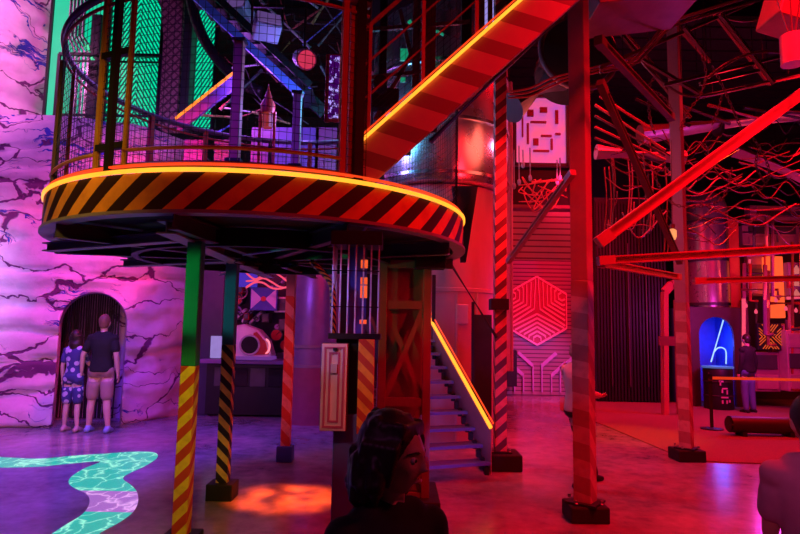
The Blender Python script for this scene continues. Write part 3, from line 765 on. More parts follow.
# pink-white machine: sloped cabin like shell with round porthole
mc_ = at(253, 360, YM-.3)
root = thing('capsule_machine', (mc_.x, YM-.3, zc+.04), 'white and red capsule machine with a round dark porthole on the counter', 'machine')
pr = [(-.38, 0), (.36, 0), (.4, .08), (.3, .36), (.12, .56), (-.16, .66), (-.4, .62), (-.42, .2)]
z0_ = zc+.05
MB().prism([V((mc_.x+a, YM-.5, z0_+b)) for a, b in pr], (0, .42, 0)).build('shell', paint('white_shell', (.9, .82, .85), .3), root, bevel=.04)
MB().prism([V((mc_.x+a, YM-.515, z0_+b)) for a, b in ((.02, .08), (.34, .1), (.27, .34), (.1, .52), (.04, .5))], (0, .02, 0)).build('red_panel', redp, root)
MB().tube([(mc_.x-.02, YM-.53, z0_+.27), (mc_.x-.02, YM-.48, z0_+.27)], .17, 28).build('porthole', black, root)
MB().tube([V((mc_.x-.02+.18*math.cos(a), YM-.535, z0_+.27+.18*math.sin(a))) for a in [2*PI*i/32 for i in range(32)]], .02, 8, closed=True).build('porthole_ring', pale, root, smooth='all')
MB().tube([V((mc_.x+.26+.1*math.cos(a), YM-.53, z0_+.25+.14*math.sin(a))) for a in [-1.3+2.6*i/12 for i in range(13)]], .018, 8).build('trim_hoop', glow('pink_tube', (1, .2, .3), 1.4), root)
MB().box((mc_.x+.0, YM-.45, z0_+.03), (.86, .5, .06)).build('base', glow('violet_tray', (.5, .1, .9), .25), root)
q = at(216, 347, YM-.4); tag(MB().box(q, (.2, .06, .42)).build('monitor', glow('lavender_screen', (.5, .35, 1), .55), bevel=.01), 'small lavender glowing screen at the left end of the counter', 'screen')
# wall gadgets
q = at(264, 299, YM)
root = thing('cross_panel', q, 'blue and white square panel with crossed triangles above the machine', 'panel')
w_ = .27
MB().box(q, (2*w_, .05, .46)).build('backing', bluep, root, bevel=.01)
for s_ in (-1, 1):
    MB().prism([q+V((s_*w_*.92, -.04, .2)), q+V((s_*w_*.92, -.04, -.2)), q+V((s_*.03, -.04, 0))], (0, .02, 0)).build('triangle', paint('pale_lilac', (.6, .6, .95), .4), root)
MB().tube([q+V((0, -.06, -.0)), q+V((0, -.03, 0))], .05, 14).build('boss', redp, root)
q = at(247, 277, YM-.05)
t = NT('perforated_blue'); oc, sp = t.coords()
vo = t.add('ShaderNodeTexVoronoi', feature='F1'); vo.inputs['Scale'].default_value = 16; vo.inputs['Randomness'].default_value = 0; t.l.new(oc, vo.inputs['Vector'])
dd = t.math('LESS_THAN', vo.outputs['Distance'], .3)
t.set((.02, .02, .1), .4, 0, t.mix(dd, (.06, .04, .8), (.3, .4, 1)), .45)
tag(MB().box(q, (.42, .06, .4)).build('dot_screen', t.m, bevel=.01), 'blue dotted light screen on the wall above the crossed panel', 'screen')
for k in range(4):
    r2 = random.Random(k+3); pts_ = [at(246+i*8.5, 274+k*4+5*math.sin(i*1.3+k)+r2.uniform(-2, 2), YM-.25) for i in range(6)]
    tag(MB().tube(smooth_path(pts_, 8), .018, 8).build('neon_tube', glow('rose_tube', (1, .08, .16), .9), smooth='all'), 'wavy rose neon tube of the bunch above the crossed panel', 'neon tube', 'wavy neon tubes above the machine')
kinds = [('valve', 'valve wheel'), ('gauge', 'round gauge'), ('junction_box', 'small junction box'), ('pipe_elbow', 'pipe elbow')]
r3 = random.Random(11); gm = [paint('greeble_rose', (.6, .2, .28), .4), paint('greeble_violet', (.3, .2, .5), .4), pale, mid, redp]
SPOT = [(207, 285), (214, 300), (226, 283), (203, 318), (240, 300), (232, 318), (279, 285), (283, 305), (286, 325), (276, 335), (243, 292), (229, 298), (256, 318), (268, 318), (288, 345), (205, 302), (238, 312), (250, 312), (284, 360), (226, 270), (218, 272), (210, 268)]
SPOT += [(r3.uniform(200, 292), r3.uniform(266, 352)) for _ in range(34)]
colr = ['rose', 'violet', 'pale', 'charcoal', 'red']
for k, (px, py) in enumerate(SPOT):
    q = at(px+r3.uniform(-2, 2), py, YM+.35); mt = gm[k % 5]; kd = (k*7+k//4) % 4; rr_ = r3.uniform(.08, .15) if k < 22 else r3.uniform(.035, .08)
    where = ('beside the lavender screen' if px < 222 and py > 295 else 'high on the bay wall by the teal pole' if px < 232 else 'right of the crossed panel' if px > 272 else 'between the machine and the crossed panel')
    root = thing(kinds[kd][0], q, '%s %s %s' % (colr[k % 5], kinds[kd][1], where), kinds[kd][1], 'fittings on the machine bay wall')
    if kd == 0:
        MB().tube([q+V((rr_*math.cos(a), -.12, rr_*math.sin(a))) for a in [2*PI*i/20 for i in range(20)]], .018, 6, closed=True).build('wheel', mt, root)
        s_ = MB()
        for j in range(3): d_ = V((math.cos(j*PI/3), 0, math.sin(j*PI/3)))*rr_; s_.tube([q-d_+V((0, -.12, 0)), q+d_+V((0, -.12, 0))], .01, 6)
        s_.build('spokes', mt, root); MB().tube([q+V((0, -.14, 0)), q+V((0, .2, 0))], .025, 10).build('stem', mid, root)
    elif kd == 1:
        MB().tube([q+V((0, -.1, 0)), q+V((0, .2, 0))], rr_, 24).build('case', mid, root); MB().tube([q+V((0, -.115, 0)), q+V((0, -.1, 0))], rr_*.85, 24).build('dial', mt, root)
        MB().beam(q+V((0, -.12, 0)), q+V((rr_*.5, -.12, rr_*.5)), .01, .012).build('needle', black, root)
    elif kd == 2:
        MB().box(q, (rr_*1.8, .35, rr_*2.2)).build('body', mt, root, bevel=.012); MB().box(q+V((0, -.18, 0)), (rr_*1.4, .02, rr_*1.7)).build('lid', mid, root, bevel=.008)
    else:
        MB().tube(smooth_path([q+V((-rr_, .2, -rr_)), q+V((-rr_, -.1, -rr_)), q+V((0, -.12, 0)), q+V((rr_, -.1, rr_)), q+V((rr_, .2, rr_))]), .035, 10).build('tube', mt, root, smooth='all')
        MB().tube([q+V((-.03, -.12, -.03)), q+V((.03, -.12, .03))], .05, 12).build('collar', mid, root)
# floor level bits left under counter
q = at(190, 395, 12.2)
tag(MB().box((-3.72, 12.1, 1.9), (.5, .5, 3.8)).build('equipment_cabinet', paint('dark_violet_metal', (.06, .05, .09), .5), bevel=.02), 'tall dark cabinet behind the green pole beside the rock', 'cabinet')

# ================================================================== BEHIND THE CAGE: steps, posts, floodlights
m_bl = paint('blue_lit_steel', (.16, .22, .85), .4, .1)  # blue light put into the steel colour
a, b = at(176, -22, 8.2), at(302, 96, 8.6)
root = thing('gallery_stair', (b.x, b.y, 3.9), 'blue lit stair flight descending right inside the cage view', 'staircase')
MB().beam(a, b, .05, .12).build('stringer', m_bl, root)
MB().beam(a+V((.25, .7, .0)), b+V((.25, .7, 0)), .05, .2).build('stringer', dark, root)
MB().beam(a+V((0.12, -.02, .16)), b+V((0.12, -.02, .16)), .05, .1).build('kick_plate', dark, root)
for i in range(10):
    p = a.lerp(b, (i+.5)/10); MB().box(p+V((.12, .37, 0.02)), (.24, .7, .03)).build('tread', dark, root)
def upright(px, y0_, y1_, Y, w_, mat, label):
    p = at(px, y0_, Y); q = at(px, y1_, Y); r_ = thing('post', (p.x, Y, q.z), label, 'post')
    MB().box((p.x, Y, (p.z+q.z)/2), (w_, w_, p.z-q.z)).build('shaft', mat, r_, bevel=.005)
    MB().box((p.x, Y, q.z+.02), (w_*1.6, w_*1.6, .04)).build('foot', dark, r_); MB().box((p.x, Y, p.z-.02), (w_*1.4, w_*1.4, .04)).build('cap', dark, r_)
upright(240, 40, 163, 7.4, .12, paint('brick_red_paint', (.45, .12, .14), .5), 'brick red post holding the blue lit stair in the middle')
upright(298, 92, 168, 7.5, .10, paint('lavender_paint', (.45, .38, .6), .45), 'lavender post under the lower end of the blue lit stair')
# deck behind the platform (gallery floor)
root = thing('gallery_deck', (-2.0, 9.3, 3.2), 'dark gallery deck with violet panels behind the round platform', 'deck')
MB().box((-2.3, 9.6, 3.3), (3.4, 1.6, .1)).build('slab', black, root)
for k, (px, c_) in enumerate(((195, (.3, .08, .4)), (225, (.15, .08, .2)), (262, (.7, .12, .5)), (285, (.5, .2, .85)), (308, (.32, .16, .7)), (326, (.5, .1, .4)))):
    q = at(px, 150, 9.9); q0 = at(px, 128 if k > 1 else 140, 9.9)
    MB().box((q.x, 9.9, 3.35+(q0.z-3.35)/2), (.36, .05, q0.z-3.35)).build('panel', paint('deck_panel_%s' % 'abcdef'[k], tuple(x*.6 for x in c_), .35), root)
# orange edged ramp at left of cage view
a, b = at(176, 127, 9.5), at(240, 77, 9.0)
root = thing('ramp_stair', a, 'short ramp with orange glowing edge beside the pink hatched column', 'staircase')
MB().beam(a, b, .05, .22).build('stringer', paint('violet_dark_steel', (.12, .09, .3), .4), root)
MB().beam(a+V((0, -.03, .13)), b+V((0, -.03, .13)), .03, .045).build('light_strip', orange_g, root)
# curved soffit dark
mb = MB()
mb.tube(smooth_path([at(188, -20, 10.5), at(196, 20, 10.5), at(212, 52, 10.5), at(240, 82, 10.5), at(262, 92, 10.5)]), .1, 10)
tag(mb.build('curved_beam', dark, smooth='all'), 'dark curved beam sweeping down behind the blue lit stair', 'beam')
def floodlight(px, py, Y, yaw, label):
    q = at(px, py, Y); rt = Matrix.Rotation(yaw, 3, 'Z') @ Matrix.Rotation(R(-25), 3, 'X')
    root = thing('floodlight', q, label, 'lamp', 'lamps above the gallery')
    MB().box(q, (.34, .3, .22), 0, rt).build('housing', paint('lilac_housing', (.5, .42, .7), .4), root, bevel=.02)
    MB().box(q+rt @ V((0, -.16, 0)), (.3, .02, .18), 0, rt).build('lens', glow('violet_lens', (.5, .25, 1), .2), root)
    for s_ in (-1, 1): MB().beam(q+rt @ V((s_*.2, 0, 0)), q+rt @ V((s_*.2, 0, 0))+V((0, 0, .3)), .02, .03).build('yoke', dark, root)
    MB().beam(q+V((-.22, 0, .3)), q+V((.22, 0, .3)), .03, .03).build('bracket', dark, root)
    MB().tube([q+V((0, 0, .3)), V((q.x, q.y, 8.95))], .015, 6).build('drop_rod', dark, root)
floodlight(267, 28, 7.6, .4, 'square lilac floodlight hanging left above the gallery')
floodlight(240, 12, 8.6, -.3, 'small dark lilac floodlight farthest up beside the blue stair')
q = at(303, 60, 7.2)
root = thing('spotlight', q, 'round spotlight with pink lens hanging near the glyph screen', 'lamp', 'lamps above the gallery')
rt = Matrix.Rotation(.5, 3, 'Z') @ Matrix.Rotation(R(20), 3, 'X')
MB().tube([q+rt @ V((0, .22, .06)), q+rt @ V((0, .1, .03)), q+rt @ V((0, -.14, 0))], [.06, .11, .13], 20).build('housing', paint('lilac_housing', (.5, .42, .7), .4), root, smooth=True)
MB().tube([q+rt @ V((0, -.14, 0)), q+rt @ V((0, -.155, 0))], .11, 20).build('lens', glow('pink_lens', (1, .05, .15), .6), root)
MB().tube([q+V((0, .05, .1)), V((q.x, q.y+.05, 8.95))], .014, 6).build('drop_rod', dark, root)
# truss bars behind cage
TR = [((318, -6), (345, 40)), ((300, -5), (318, 8)), ((330, -4), (312, 24)), ((303, 45), (342, 12)), ((345, 14), (318, 46)), ((260, 0), (310, 48)), ((275, 60), (290, 42)), ((287, 66), (312, 90)), ((220, 110), (262, 70)), ((224, 108), (250, 112)), ((252, 112), (290, 124)), ((215, 134), (236, 122)), ((320, 65), (330, 84)), ((232, 68), (262, 64)), ((200, 115), (240, 118)), ((225, 0), (255, 40))]
for k, (p_, q_) in enumerate(TR):
    Y_ = 8.8+(k % 4)*.35
    tag(MB().tube([at(*p_, Y_), at(*q_, Y_+.15)], .016+.006*(k % 3), 8).build('strut', [mid, steel, paint('olive_paint', (.3, .26, .08), .5), m_bl][k % 4]), 'thin steel strut of the gallery frame seen through the cage', 'strut', 'struts of the gallery frame')
for k in range(14):
    r2 = random.Random(k+90); xa, ya = r2.uniform(205, 340), r2.uniform(-8, 120); Y_ = 9.6+r2.random()
    pts_ = [at(xa+i*r2.uniform(4, 14), ya+r2.uniform(-14, 14)+i*5, Y_) for i in range(5)]
    tag(MB().tube(smooth_path(pts_, 6), .012, 6).build('cable', [rubber, m_rr, mid][k % 3], smooth='all'), 'loose cable hanging in the dark gallery behind the cage', 'cable', 'loose cables in the gallery')
q = at(268, 105, 7.9)
root = thing('lantern', q, 'small pointed red lantern standing between the red and lavender posts', 'lantern')
MB().lathe([(.09, -.12), (.1, 0), (.06, .08), (.015, .22), (.005, .3)], q, 14).build('roof', redp, root, smooth=True)
MB().lathe([(.07, -.32), (.07, -.12)], q, 12).build('glass', glow('red_glass', (1, .08, .04), .25), root)
for s_ in (-1, 1): MB().tube([q+V((s_*.1, 0, -.1)), q+V((s_*.1, 0, -.9))], .02, 8).build('leg', redp, root)
# glyph screen
q0, q1 = at(327, 56, 6.6), at(341, 118, 6.6)
t = NT('glyph_screen'); oc, sp = t.coords()
f, _ = t.noise(t.mapping(oc, (1.6, 1, 1)), 18, 3, .7)
m = t.math('GREATER_THAN', f, .56)
t.set((.02, .01, .05), .3, 0, t.mix(m, (.04, .0, .09), (.45, .35, 1)), 1.0)
root = thing('glyph_screen', ((q0.x+q1.x)/2, 6.6, q1.z), 'narrow violet screen of scattered glyph shapes right inside the cage', 'screen')
MB().box(((q0.x+q1.x)/2, 6.6, (q0.z+q1.z)/2), (abs(q1.x-q0.x)*.62, .04, q0.z-q1.z)).build('screen', t.m, root)
MB().box(((q0.x+q1.x)/2, 6.64, (q0.z+q1.z)/2), (abs(q1.x-q0.x)*1.15, .04, (q0.z-q1.z)*1.1)).build('frame', redp, root, bevel=.01)

# ================================================================== UPPER MIDDLE booth frames behind the stair rail
m_wr2 = paint('red_booth_panel', (.3, .1, .1), .5)
struct(MB().box((.6, 11.4, 7.0), (3.0, .1, 4.0)), 'wall_gallery', paint('very_dark_red', (.05, .02, .025), .7))
for k, (px, w_) in enumerate(((366, .12), (383, .1), (416, .1), (429, .16), (466, .13), (481, .08), (490, .05))):
    zb0 = at(px, 180-.885*(px-352), 7.4).z
    tag(MB().box((at(px, 60, 7.4).x, 7.4, (zb0+8.9)/2), (w_, .1, 8.9-zb0)).build('mullion', [paint('booth_red', (.22, .03, .03), .5), dark, m_pier][k % 3], bevel=.005), 'tall red frame upright of the booth above the staircase', 'post', 'frame uprights of the booth above the stair')
for k, (pa, pb) in enumerate((((368, 30), (470, 22)), ((368, 78), (440, 70)), ((375, 120), (430, 20)), ((400, 10), (412, 60)))):
    tag(MB().beam(at(*pa, 7.35), at(*pb, 7.35), .04, .05).build('frame_bar', m_pier), 'red cross bar of the booth frame above the staircase', 'bar', 'cross bars of the booth frame')
for k, (px, py, w_, h_) in enumerate(((405, 55, .22, .35), (433, 22, .3, .07), (411, 24, .18, .1), (403, 80, .12, .12), (440, 33, .2, .05))):
    tag(MB().box(at(px, py, 8.2), (w_*.6, .04, h_*.5), 0, Matrix.Rotation(.5*(k % 3), 3, 'Y')).build('light_chip', glow('green_chip', (.01, .5, .25), .5)), 'small green lit shard behind the booth frame', 'light', 'green lit shards behind the booth')
q = at(488, 12, 8.6); root = thing('window_screen', q, 'lavender lit window between the red booth frames at the top', 'screen')
MB().box(q, (.2, .04, .7)).build('screen', glow('lav_window', (.45, .35, 1), .7), root); MB().box(q+V((0, .04, 0)), (.28, .04, .8)).build('frame', redp, root)
q = at(381, 88, 6.9); tag(MB().tube([q, q+V((0, -.2, 0))], .08, 20).build('round_lamp', black, smooth=True), 'round black lamp head at the left foot of the stair rail', 'lamp')
tag(MB().box(at(385, 100, 7.3), (.35, .2, .25)).build('junction_box', black, bevel=.02), 'black box below the round lamp by the stair rail', 'box')
# ================================================================== RIGHT BACK
YD = 15.2
# black container
xa, xb = at(597, 330, YD).x, at(668, 330, YD).x
root = thing('container', ((xa+xb)/2, YD, 0), 'black ribbed container wall between the two tall columns', 'container')
mb = MB().box(((xa+xb)/2, YD+.5, 2.6), (xb-xa, .9, 5.2)); mb.build('body', black, root)
mb = MB()
for i in range(22): mb.box((xa+(xb-xa)*(i+.5)/22, YD+.02, 2.55), (.045, .06, 5.0))
mb.build('ribs', dark, root)
for k in range(3): MB().tube([(xa+.35+k*.45, YD-.05, .4), (xa+.35+k*.45, YD-.05, 4.4-.4*k)], .02, 6).build('lock_rod', mid, root)
# red chamfered frame
root = thing('door_frame', (at(668, 390, 13).x, 13, 0), 'red chamfered frame standing left of the farther tall column', 'frame')
Y_ = 13.0
pts_ = [at(664.5, 396, Y_), at(664.5, 292, Y_), at(672, 284, Y_), at(683, 284, Y_)]; pts_[0].z = 0
for p_, q_ in zip(pts_, pts_[1:]): MB().beam(p_, q_, .1, .17).build('rail', m_br, root)
p_ = at(676, 300, Y_); MB().box((p_.x, Y_, p_.z/2), (.08, .1, p_.z)).build('post', m_br, root)
MB().box(at(669, 341, Y_-.06), (.44, .06, .2)).build('hinge_plate', m_pier, root)
# big pipe cylinder
pc = V((at(709, 300, 15.6).x, 15.6, 0)); pr_ = .52
zb_ = at(709, 308, 15).z
root = thing('boiler', (pc.x, pc.y, zb_), 'tall red and magenta lit boiler cylinder above the blue arch', 'boiler')
MB().lathe([(pr_, zb_), (pr_, 5.0), (pr_*.85, 5.25), (.3, 5.4)], pc, 48).build('shell', paint('boiler_steel', (.7, .55, .6), .3, .7), root, smooth=True)
for z in (zb_+.08, 3.6, 4.6): MB().lathe([(pr_, 0), (pr_+.04, 0), (pr_+.04, .07), (pr_, .07)], pc+V((0, 0, z)), 48, cap=False).build('band', mid, root, smooth=True)
p_ = at(736, 300, 14.9); tag(MB().tube([(p_.x, 14.9, 0.02), (p_.x, 14.9, 4.6)], .12, 16).build('standpipe', redp, smooth=True), 'orange red standpipe beside the boiler', 'pipe')
# cabin with blue arch
cx0, cx1 = at(689, 350, 14.6).x, at(742, 350, 14.6).x
root = thing('arch_cabin', ((cx0+cx1)/2, 14.6, 0), 'dark cabin with a round topped blue glowing opening under the boiler', 'cabin')
ccx = at(717, 350, 14.6).x; cw = .42; ctop = at(717, 317, 14.6).z; csp = ctop-cw
mb = MB()
for xa__, xb__ in ((cx0, ccx-cw), (ccx+cw, cx1)): mb.box(((xa__+xb__)/2, 14.64, zb_/2), (xb__-xa__, .08, zb_))
ar_ = [(ccx-cw*math.cos(PI*i/20), csp+cw*math.sin(PI*i/20)) for i in range(21)]
for (x0_, z0__), (x1_, z1_) in zip(ar_, ar_[1:]):
    mb.prism([V((x0_, 14.6, z0__)), V((x1_, 14.6, z1_)), V((x1_, 14.6, zb_)), V((x0_, 14.6, zb_))], (0, .08, 0))
mb.build('front_wall', paint('cabin_dark', (.07, .04, .05), .5), root)
blue_in = paint('blue_interior', (.08, .16, .75), .5)
MB().box(((cx0+cx1)/2, 15.75, zb_/2), (cx1-cx0, .05, zb_)).build('back_wall', blue_in, root)
for x in (cx0+.02, cx1-.02): MB().box((x, 15.2, zb_/2), (.05, 1.1, zb_)).build('side_wall', blue_in, root)
MB().box(((cx0+cx1)/2, 15.2, zb_-.02), (cx1-cx0, 1.15, .05)).build('roof', dark, root)
MB().tube([at(724, 318, 15.0), at(711, 362, 15.0)], .018, 8).build('light_rod', glow('ice_blue', (.35, .6, 1), 1.3), root)
MB().tube(smooth_path([at(714, 352, 15), at(718, 348, 15), at(723, 348, 15), at(726, 352, 15), at(726, 364, 15)]), .016, 8).build('light_arc', glow('ice_blue', (.35, .6, 1), 1.3), root)
q = fl(718, 396); q = V((at(718, 380, 14.2).x, 14.2, 0))
root = thing('barrel', q, 'black barrel with pale stencil marks in front of the blue arch', 'barrel')
MB().lathe([(.30, 0), (.32, .03), (.31, .3), (.33, .32), (.31, .34), (.31, .62), (.33, .64), (.31, .66), (.32, .92), (.30, .95)], q, 32).build('body', dark, root, smooth=True)
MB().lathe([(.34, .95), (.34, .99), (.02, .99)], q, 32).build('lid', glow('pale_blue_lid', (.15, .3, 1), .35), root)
mk = MB()
for k, (x, z, w_, h_) in enumerate(((-.1, .66, .1, .04), (-.12, .62, .03, .1), (-.02, .5, .12, .03), (-.08, .44, .03, .08), (.03, .42, .03, .1), (-.03, .3, .16, .03), (-.08, .2, .03, .08), (.02, .2, .03, .08), (.08, .22, .03, .06))): mk.box(q+V((x, -.32, z)), (w_, .02, h_))
mk.build('stencil', paint('stencil_pink', (.7, .4, .5), .6), root)
struct(MB().box((at(770, 300, 16.5).x+.6, 16.6, 2.5), (4.6, .1, 5)), 'wall_machine', m_wr)

# machine wall contents
mag = paint('magenta_metal', (.5, .18, .34), .35, .4); rose = paint('rose_metal', (.65, .3, .38), .35, .3)
def mbox(px0, py0, px1, py1, Y, d_, mat, name, label, cat, parts=0, bev=.02, group=None):
    a_, b_ = at(px0, py0, Y), at(px1, py1, Y)
    r_ = thing(name, ((a_.x+b_.x)/2, Y, b_.z), label, cat, group)
    MB().box(((a_.x+b_.x)/2, Y+d_/2, (a_.z+b_.z)/2), (b_.x-a_.x, d_, a_.z-b_.z)).build('body', mat, r_, bevel=bev)
    if parts:
        for k in range(parts):
            zz = b_.z+(a_.z-b_.z)*(k+.5)/parts
            MB().box(((a_.x+b_.x)/2, Y-.015, zz), ((b_.x-a_.x)*.8, .03, (a_.z-b_.z)/parts*.72)).build('front_panel', mid if k % 2 else rose, r_, bevel=.01)
    return r_, a_, b_
r_, a_, b_ = mbox(757, 323, 783, 350.5, 14.4, .12, black, 'pattern_screen', 'black panel of nested orange V lines forming an X', 'panel')
m_o = glow('orange_line', (1, .10, .02), .7)
cxx, czz = (a_.x+b_.x)/2, (a_.z+b_.z)/2; hw, hh_ = (b_.x-a_.x)/2*.9, (a_.z-b_.z)/2*.9
for nm, (ux, uz) in (('up', (0, 1)), ('down', (0, -1)), ('left', (-1, 0)), ('right', (1, 0))):
    l_ = MB()
    for k in range(1, 4):
        f_ = k/3.6
        if ux == 0: P_ = [(-hw*(1-f_*.25), uz*hh_*(f_+.0)), (0, uz*hh_*(f_-.55) if f_ > .55 else uz*.01), (hw*(1-f_*.25), uz*hh_*f_)]
        else: P_ = [(ux*hw*f_, -hh_*(1-f_*.4)), (ux*hw*max(f_-.55, .02), 0), (ux*hw*f_, hh_*(1-f_*.4))]
        if ux == 0: P_ = [(-hw*f_*.85, uz*hh_), (0, uz*hh_*(1-f_)), (hw*f_*.85, uz*hh_)]
        else: P_ = [(ux*hw, -hh_*f_*.85), (ux*hw*(1-f_), 0), (ux*hw, hh_*f_*.85)]
        for (x0_, z0__), (x1_, z1_) in zip(P_, P_[1:]): l_.beam((cxx+x0_, 14.38, czz+z0__), (cxx+x1_, 14.38, czz+z1_), .02, .016)
    l_.build('chevron_lines', m_o, r_)
mbox(753, 352, 781, 392, 14.5, .5, mag, 'console', 'magenta console cabinet below the orange X panel', 'cabinet', 2)
mbox(786, 330, 806, 392, 14.2, .6, rose, 'console', 'rose metal machine cabinet at the right picture edge', 'cabinet', 3)
mbox(742, 300, 752, 392, 14.8, .4, m_pier, 'pipe_chase', 'narrow dark red duct chase right of the blue arch cabin', 'duct', 0)
mbox(768, 256, 786, 318, 15.2, .3, glow('ember_column', (1, .10, .025), 1.1), 'light_column', 'glowing orange column light above the X panel', 'light')
mbox(788, 262, 806, 300, 15.0, .2, paint('violet_panel', (.4, .12, .5), .4), 'lilac_board', 'violet panel with pink triangles beside the orange column light', 'panel')
for k in range(3):
    q = at(796, 270+12*k, 14.95); tag(MB().prism([q+V((-.14, 0, -.1)), q+V((.14, 0, -.1)), q+V((0, 0, .12))], (0, -.04, 0)).build('triangle_sign', glow('salmon', (1, .2, .2), .6)), 'small salmon triangle stacked on the violet panel at right', 'sign', 'salmon triangles on the violet panel')
mbox(742, 225, 802, 246, 15.6, .4, rose, 'machine_casing', 'broad rose machine casing above the long level beam', 'machine', 2)
mbox(750, 205, 812, 222, 15.9, .3, mag, 'machine_casing', 'upper magenta machine casing beneath the cable nest', 'machine', 3)
mbox(744, 252, 766, 296, 15.5, .4, m_pier, 'machine_casing', 'dark red machine casing between boiler and orange column light', 'machine', 3)
r4 = random.Random(5)
for k in range(34):
    px = r4.uniform(742, 815); y0_ = r4.uniform(205, 330); ln_ = r4.uniform(20, 90); Y_ = r4.uniform(13.9, 14.9)
    hor = k % 3 == 0
    P_ = [at(px, y0_, Y_)]; Q_ = at(px+(r4.uniform(15, 40) if hor else 0), y0_ if hor else min(y0_+ln_, 390), Y_)
    E_ = Q_ + (V((0, 0, -.25)) if hor else V((.18, 0, 0)))
    mt = [mag, rose, redp, mid, orange_g][k % 5] if k % 11 else glow('rose_tube', (1, .08, .16), .9)
    if mt is orange_g: mt = paint('copper_pipe', (.75, .3, .18), .3, .6)
    tag(MB().tube([P_[0], Q_, E_], r4.uniform(.02, .05), 8).build('pipe', mt, smooth='all'), 'bent pipe of the machine wall at the right', 'pipe', 'pipes on the machine wall at right')
# small jars / lamps on wall
for k in range(6):
    q = at(746+10*k, 306+6*math.sin(k*1.7), 14.1)
    tag(MB().lathe([(.02, -.04), (.035, -.02), (.035, .03), (.015, .05), (.015, .07)], q, 12).build('indicator_lamp', glow('rose_tube', (1, .08, .16), .9), smooth=True), 'small rose indicator lamp in the line across the machine wall', 'lamp', 'indicator lamps on the machine wall')

# queue barrier
q = fl(712, 430)
root = thing('barrier_post', (q.x, q.y, 0), 'black queue barrier post standing on the carpet', 'barrier post', 'queue barrier posts')
MB().tube([(q.x, q.y, .03), (q.x, q.y, .98)], .03, 16).build('pole', black, root, smooth=True)
MB().lathe([(.19, 0.013), (.19, .03), (.05, .05)], q, 28).build('base', dark, root, smooth=True)
MB().tube([(q.x, q.y, .88), (q.x, q.y, 1.0)], .04, 16).build('cassette', black, root, smooth=True)
q2 = V((q.x+2.2, q.y+.3, 0))
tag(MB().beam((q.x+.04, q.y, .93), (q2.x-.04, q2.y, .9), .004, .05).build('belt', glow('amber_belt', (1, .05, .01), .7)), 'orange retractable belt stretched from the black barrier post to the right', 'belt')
tag(MB().beam((q.x+.03, q.y+.05, .9), (q.x+1.2, q.y+2.4, .86), .004, .05).build('belt', paint('red_belt', (.7, .08, .05), .6)), 'second red belt running back from the black barrier post', 'belt')
# bench roll
a_, b_ = fl(727, 437), fl(800, 437)
root = thing('bench', (a_.x+.6, a_.y, 0), 'low dark rounded bench lying behind the barrier post', 'bench')
mb = MB().tube([(a_.x+.08, a_.y+.1, .2), (a_.x+.1, a_.y+.1, .2), (a_.x+2.2, a_.y+.1, .17)], [.12, .14, .14], 20); mb.build('cushion', paint('dark_leather', (.03, .014, .012), .5), root, smooth=True)
for x in (.3, 1.1, 1.9): MB().box((a_.x+x, a_.y+.1, .05), (.08, .24, .08)).build('leg', black, root)

# ================================================================== CEILING CLUTTER on the right
def rod(p, q, r, mat, name, label, cat, group=None, n=8):
    return tag(MB().tube([p, q], r, n).build(name, mat, smooth=True), label, cat, group)
strut_m = paint('strut_red_grey', (.16, .1, .11), .4, .4)
rails = [((600, 68), (780, -10)), ((640, 58), (705, 97)), ((672, 20), (710, 62)), ((715, 14), (770, 85)), ((720, 14), (774, 83)), ((664, 85), (800, 52)), ((700, 97), (800, 76)), ((620, 28), (652, 64)), ((684, 27), (706, 55)), ((700, 84), (760, 70)), ((610, 20), (690, 118))]
for k, (p_, q_) in enumerate(rails):
    Y_ = 7.2+(k % 4)*.6
    P_, Q_ = at(*p_, Y_), at(*q_, Y_+.4)
    r_ = thing('ceiling_rail', P_, 'thin channel rail of the grid under the black ceiling', 'rail', 'channel rails under the ceiling')
    MB().ibeam(P_, Q_, .045, .045, .008).build('channel', strut_m, r_)
    for f_ in (.12, .88): c_ = P_.lerp(Q_, f_); MB().tube([c_, V((c_.x, c_.y, 8.97))], .005, 5).build('hanger_rod', dark, r_)
pip = [[(600, 70), (630, 62), (648, 45), (668, 24), (700, 12), (752, -4)], [(600, 73), (632, 65), (650, 49), (670, 28), (704, 16), (760, 0)], [(705, 80), (730, 62), (760, 52), (800, 54)], [(720, 17), (745, 21), (765, 15), (772, -5)], [(640, 60), (660, 80), (690, 96), (740, 88), (810, 70)]]
for k, P_ in enumerate(pip):
    tag(MB().tube(smooth_path([at(x, y, 6.6+k*.35) for x, y in P_]), .018, 8).build('conduit', strut_m, smooth='all'), 'bent conduit running beneath the ceiling grid', 'pipe', 'bent conduits beneath the ceiling grid')
# big round duct lit red at back
P_, Q_ = at(640, 135, 11.5), at(860, 108, 11.5)
root = thing('ceiling_duct', P_, 'bright red lit long duct crossing behind the wide diagonal beam', 'duct')
MB().tube([P_, Q_], .2, 24).build('tube', paint('duct_skin', (.7, .5, .5), .35, .3), root, smooth=True)
for f_ in (.15, .35, .55, .75, .95): c_ = P_.lerp(Q_, f_); d_ = (Q_-P_).normalized()*.03; MB().tube([c_-d_, c_+d_], .215, 24).build('band', mid, root, smooth=True)
root = thing('ceiling_duct', at(610, 158, 10), 'lower red lit duct crossing between the two tall columns', 'duct')
P_, Q_ = at(596, 152, 10), at(684, 158, 10); MB().tube([P_, Q_], .13, 20).build('tube', paint('duct_skin', (.7, .5, .5), .35, .3), root, smooth=True)
root = thing('ceiling_duct', at(690, 140, 12.6), 'broad red duct slanting down to the right picture edge', 'duct')
P_, Q_ = at(735, 150, 12.6), at(830, 190, 12.2); MB().tube([P_, Q_], .16, 20).build('tube', m_br, root, smooth=True)
P_, Q_ = at(596, 5, 6.2), at(668, -6, 6.2)
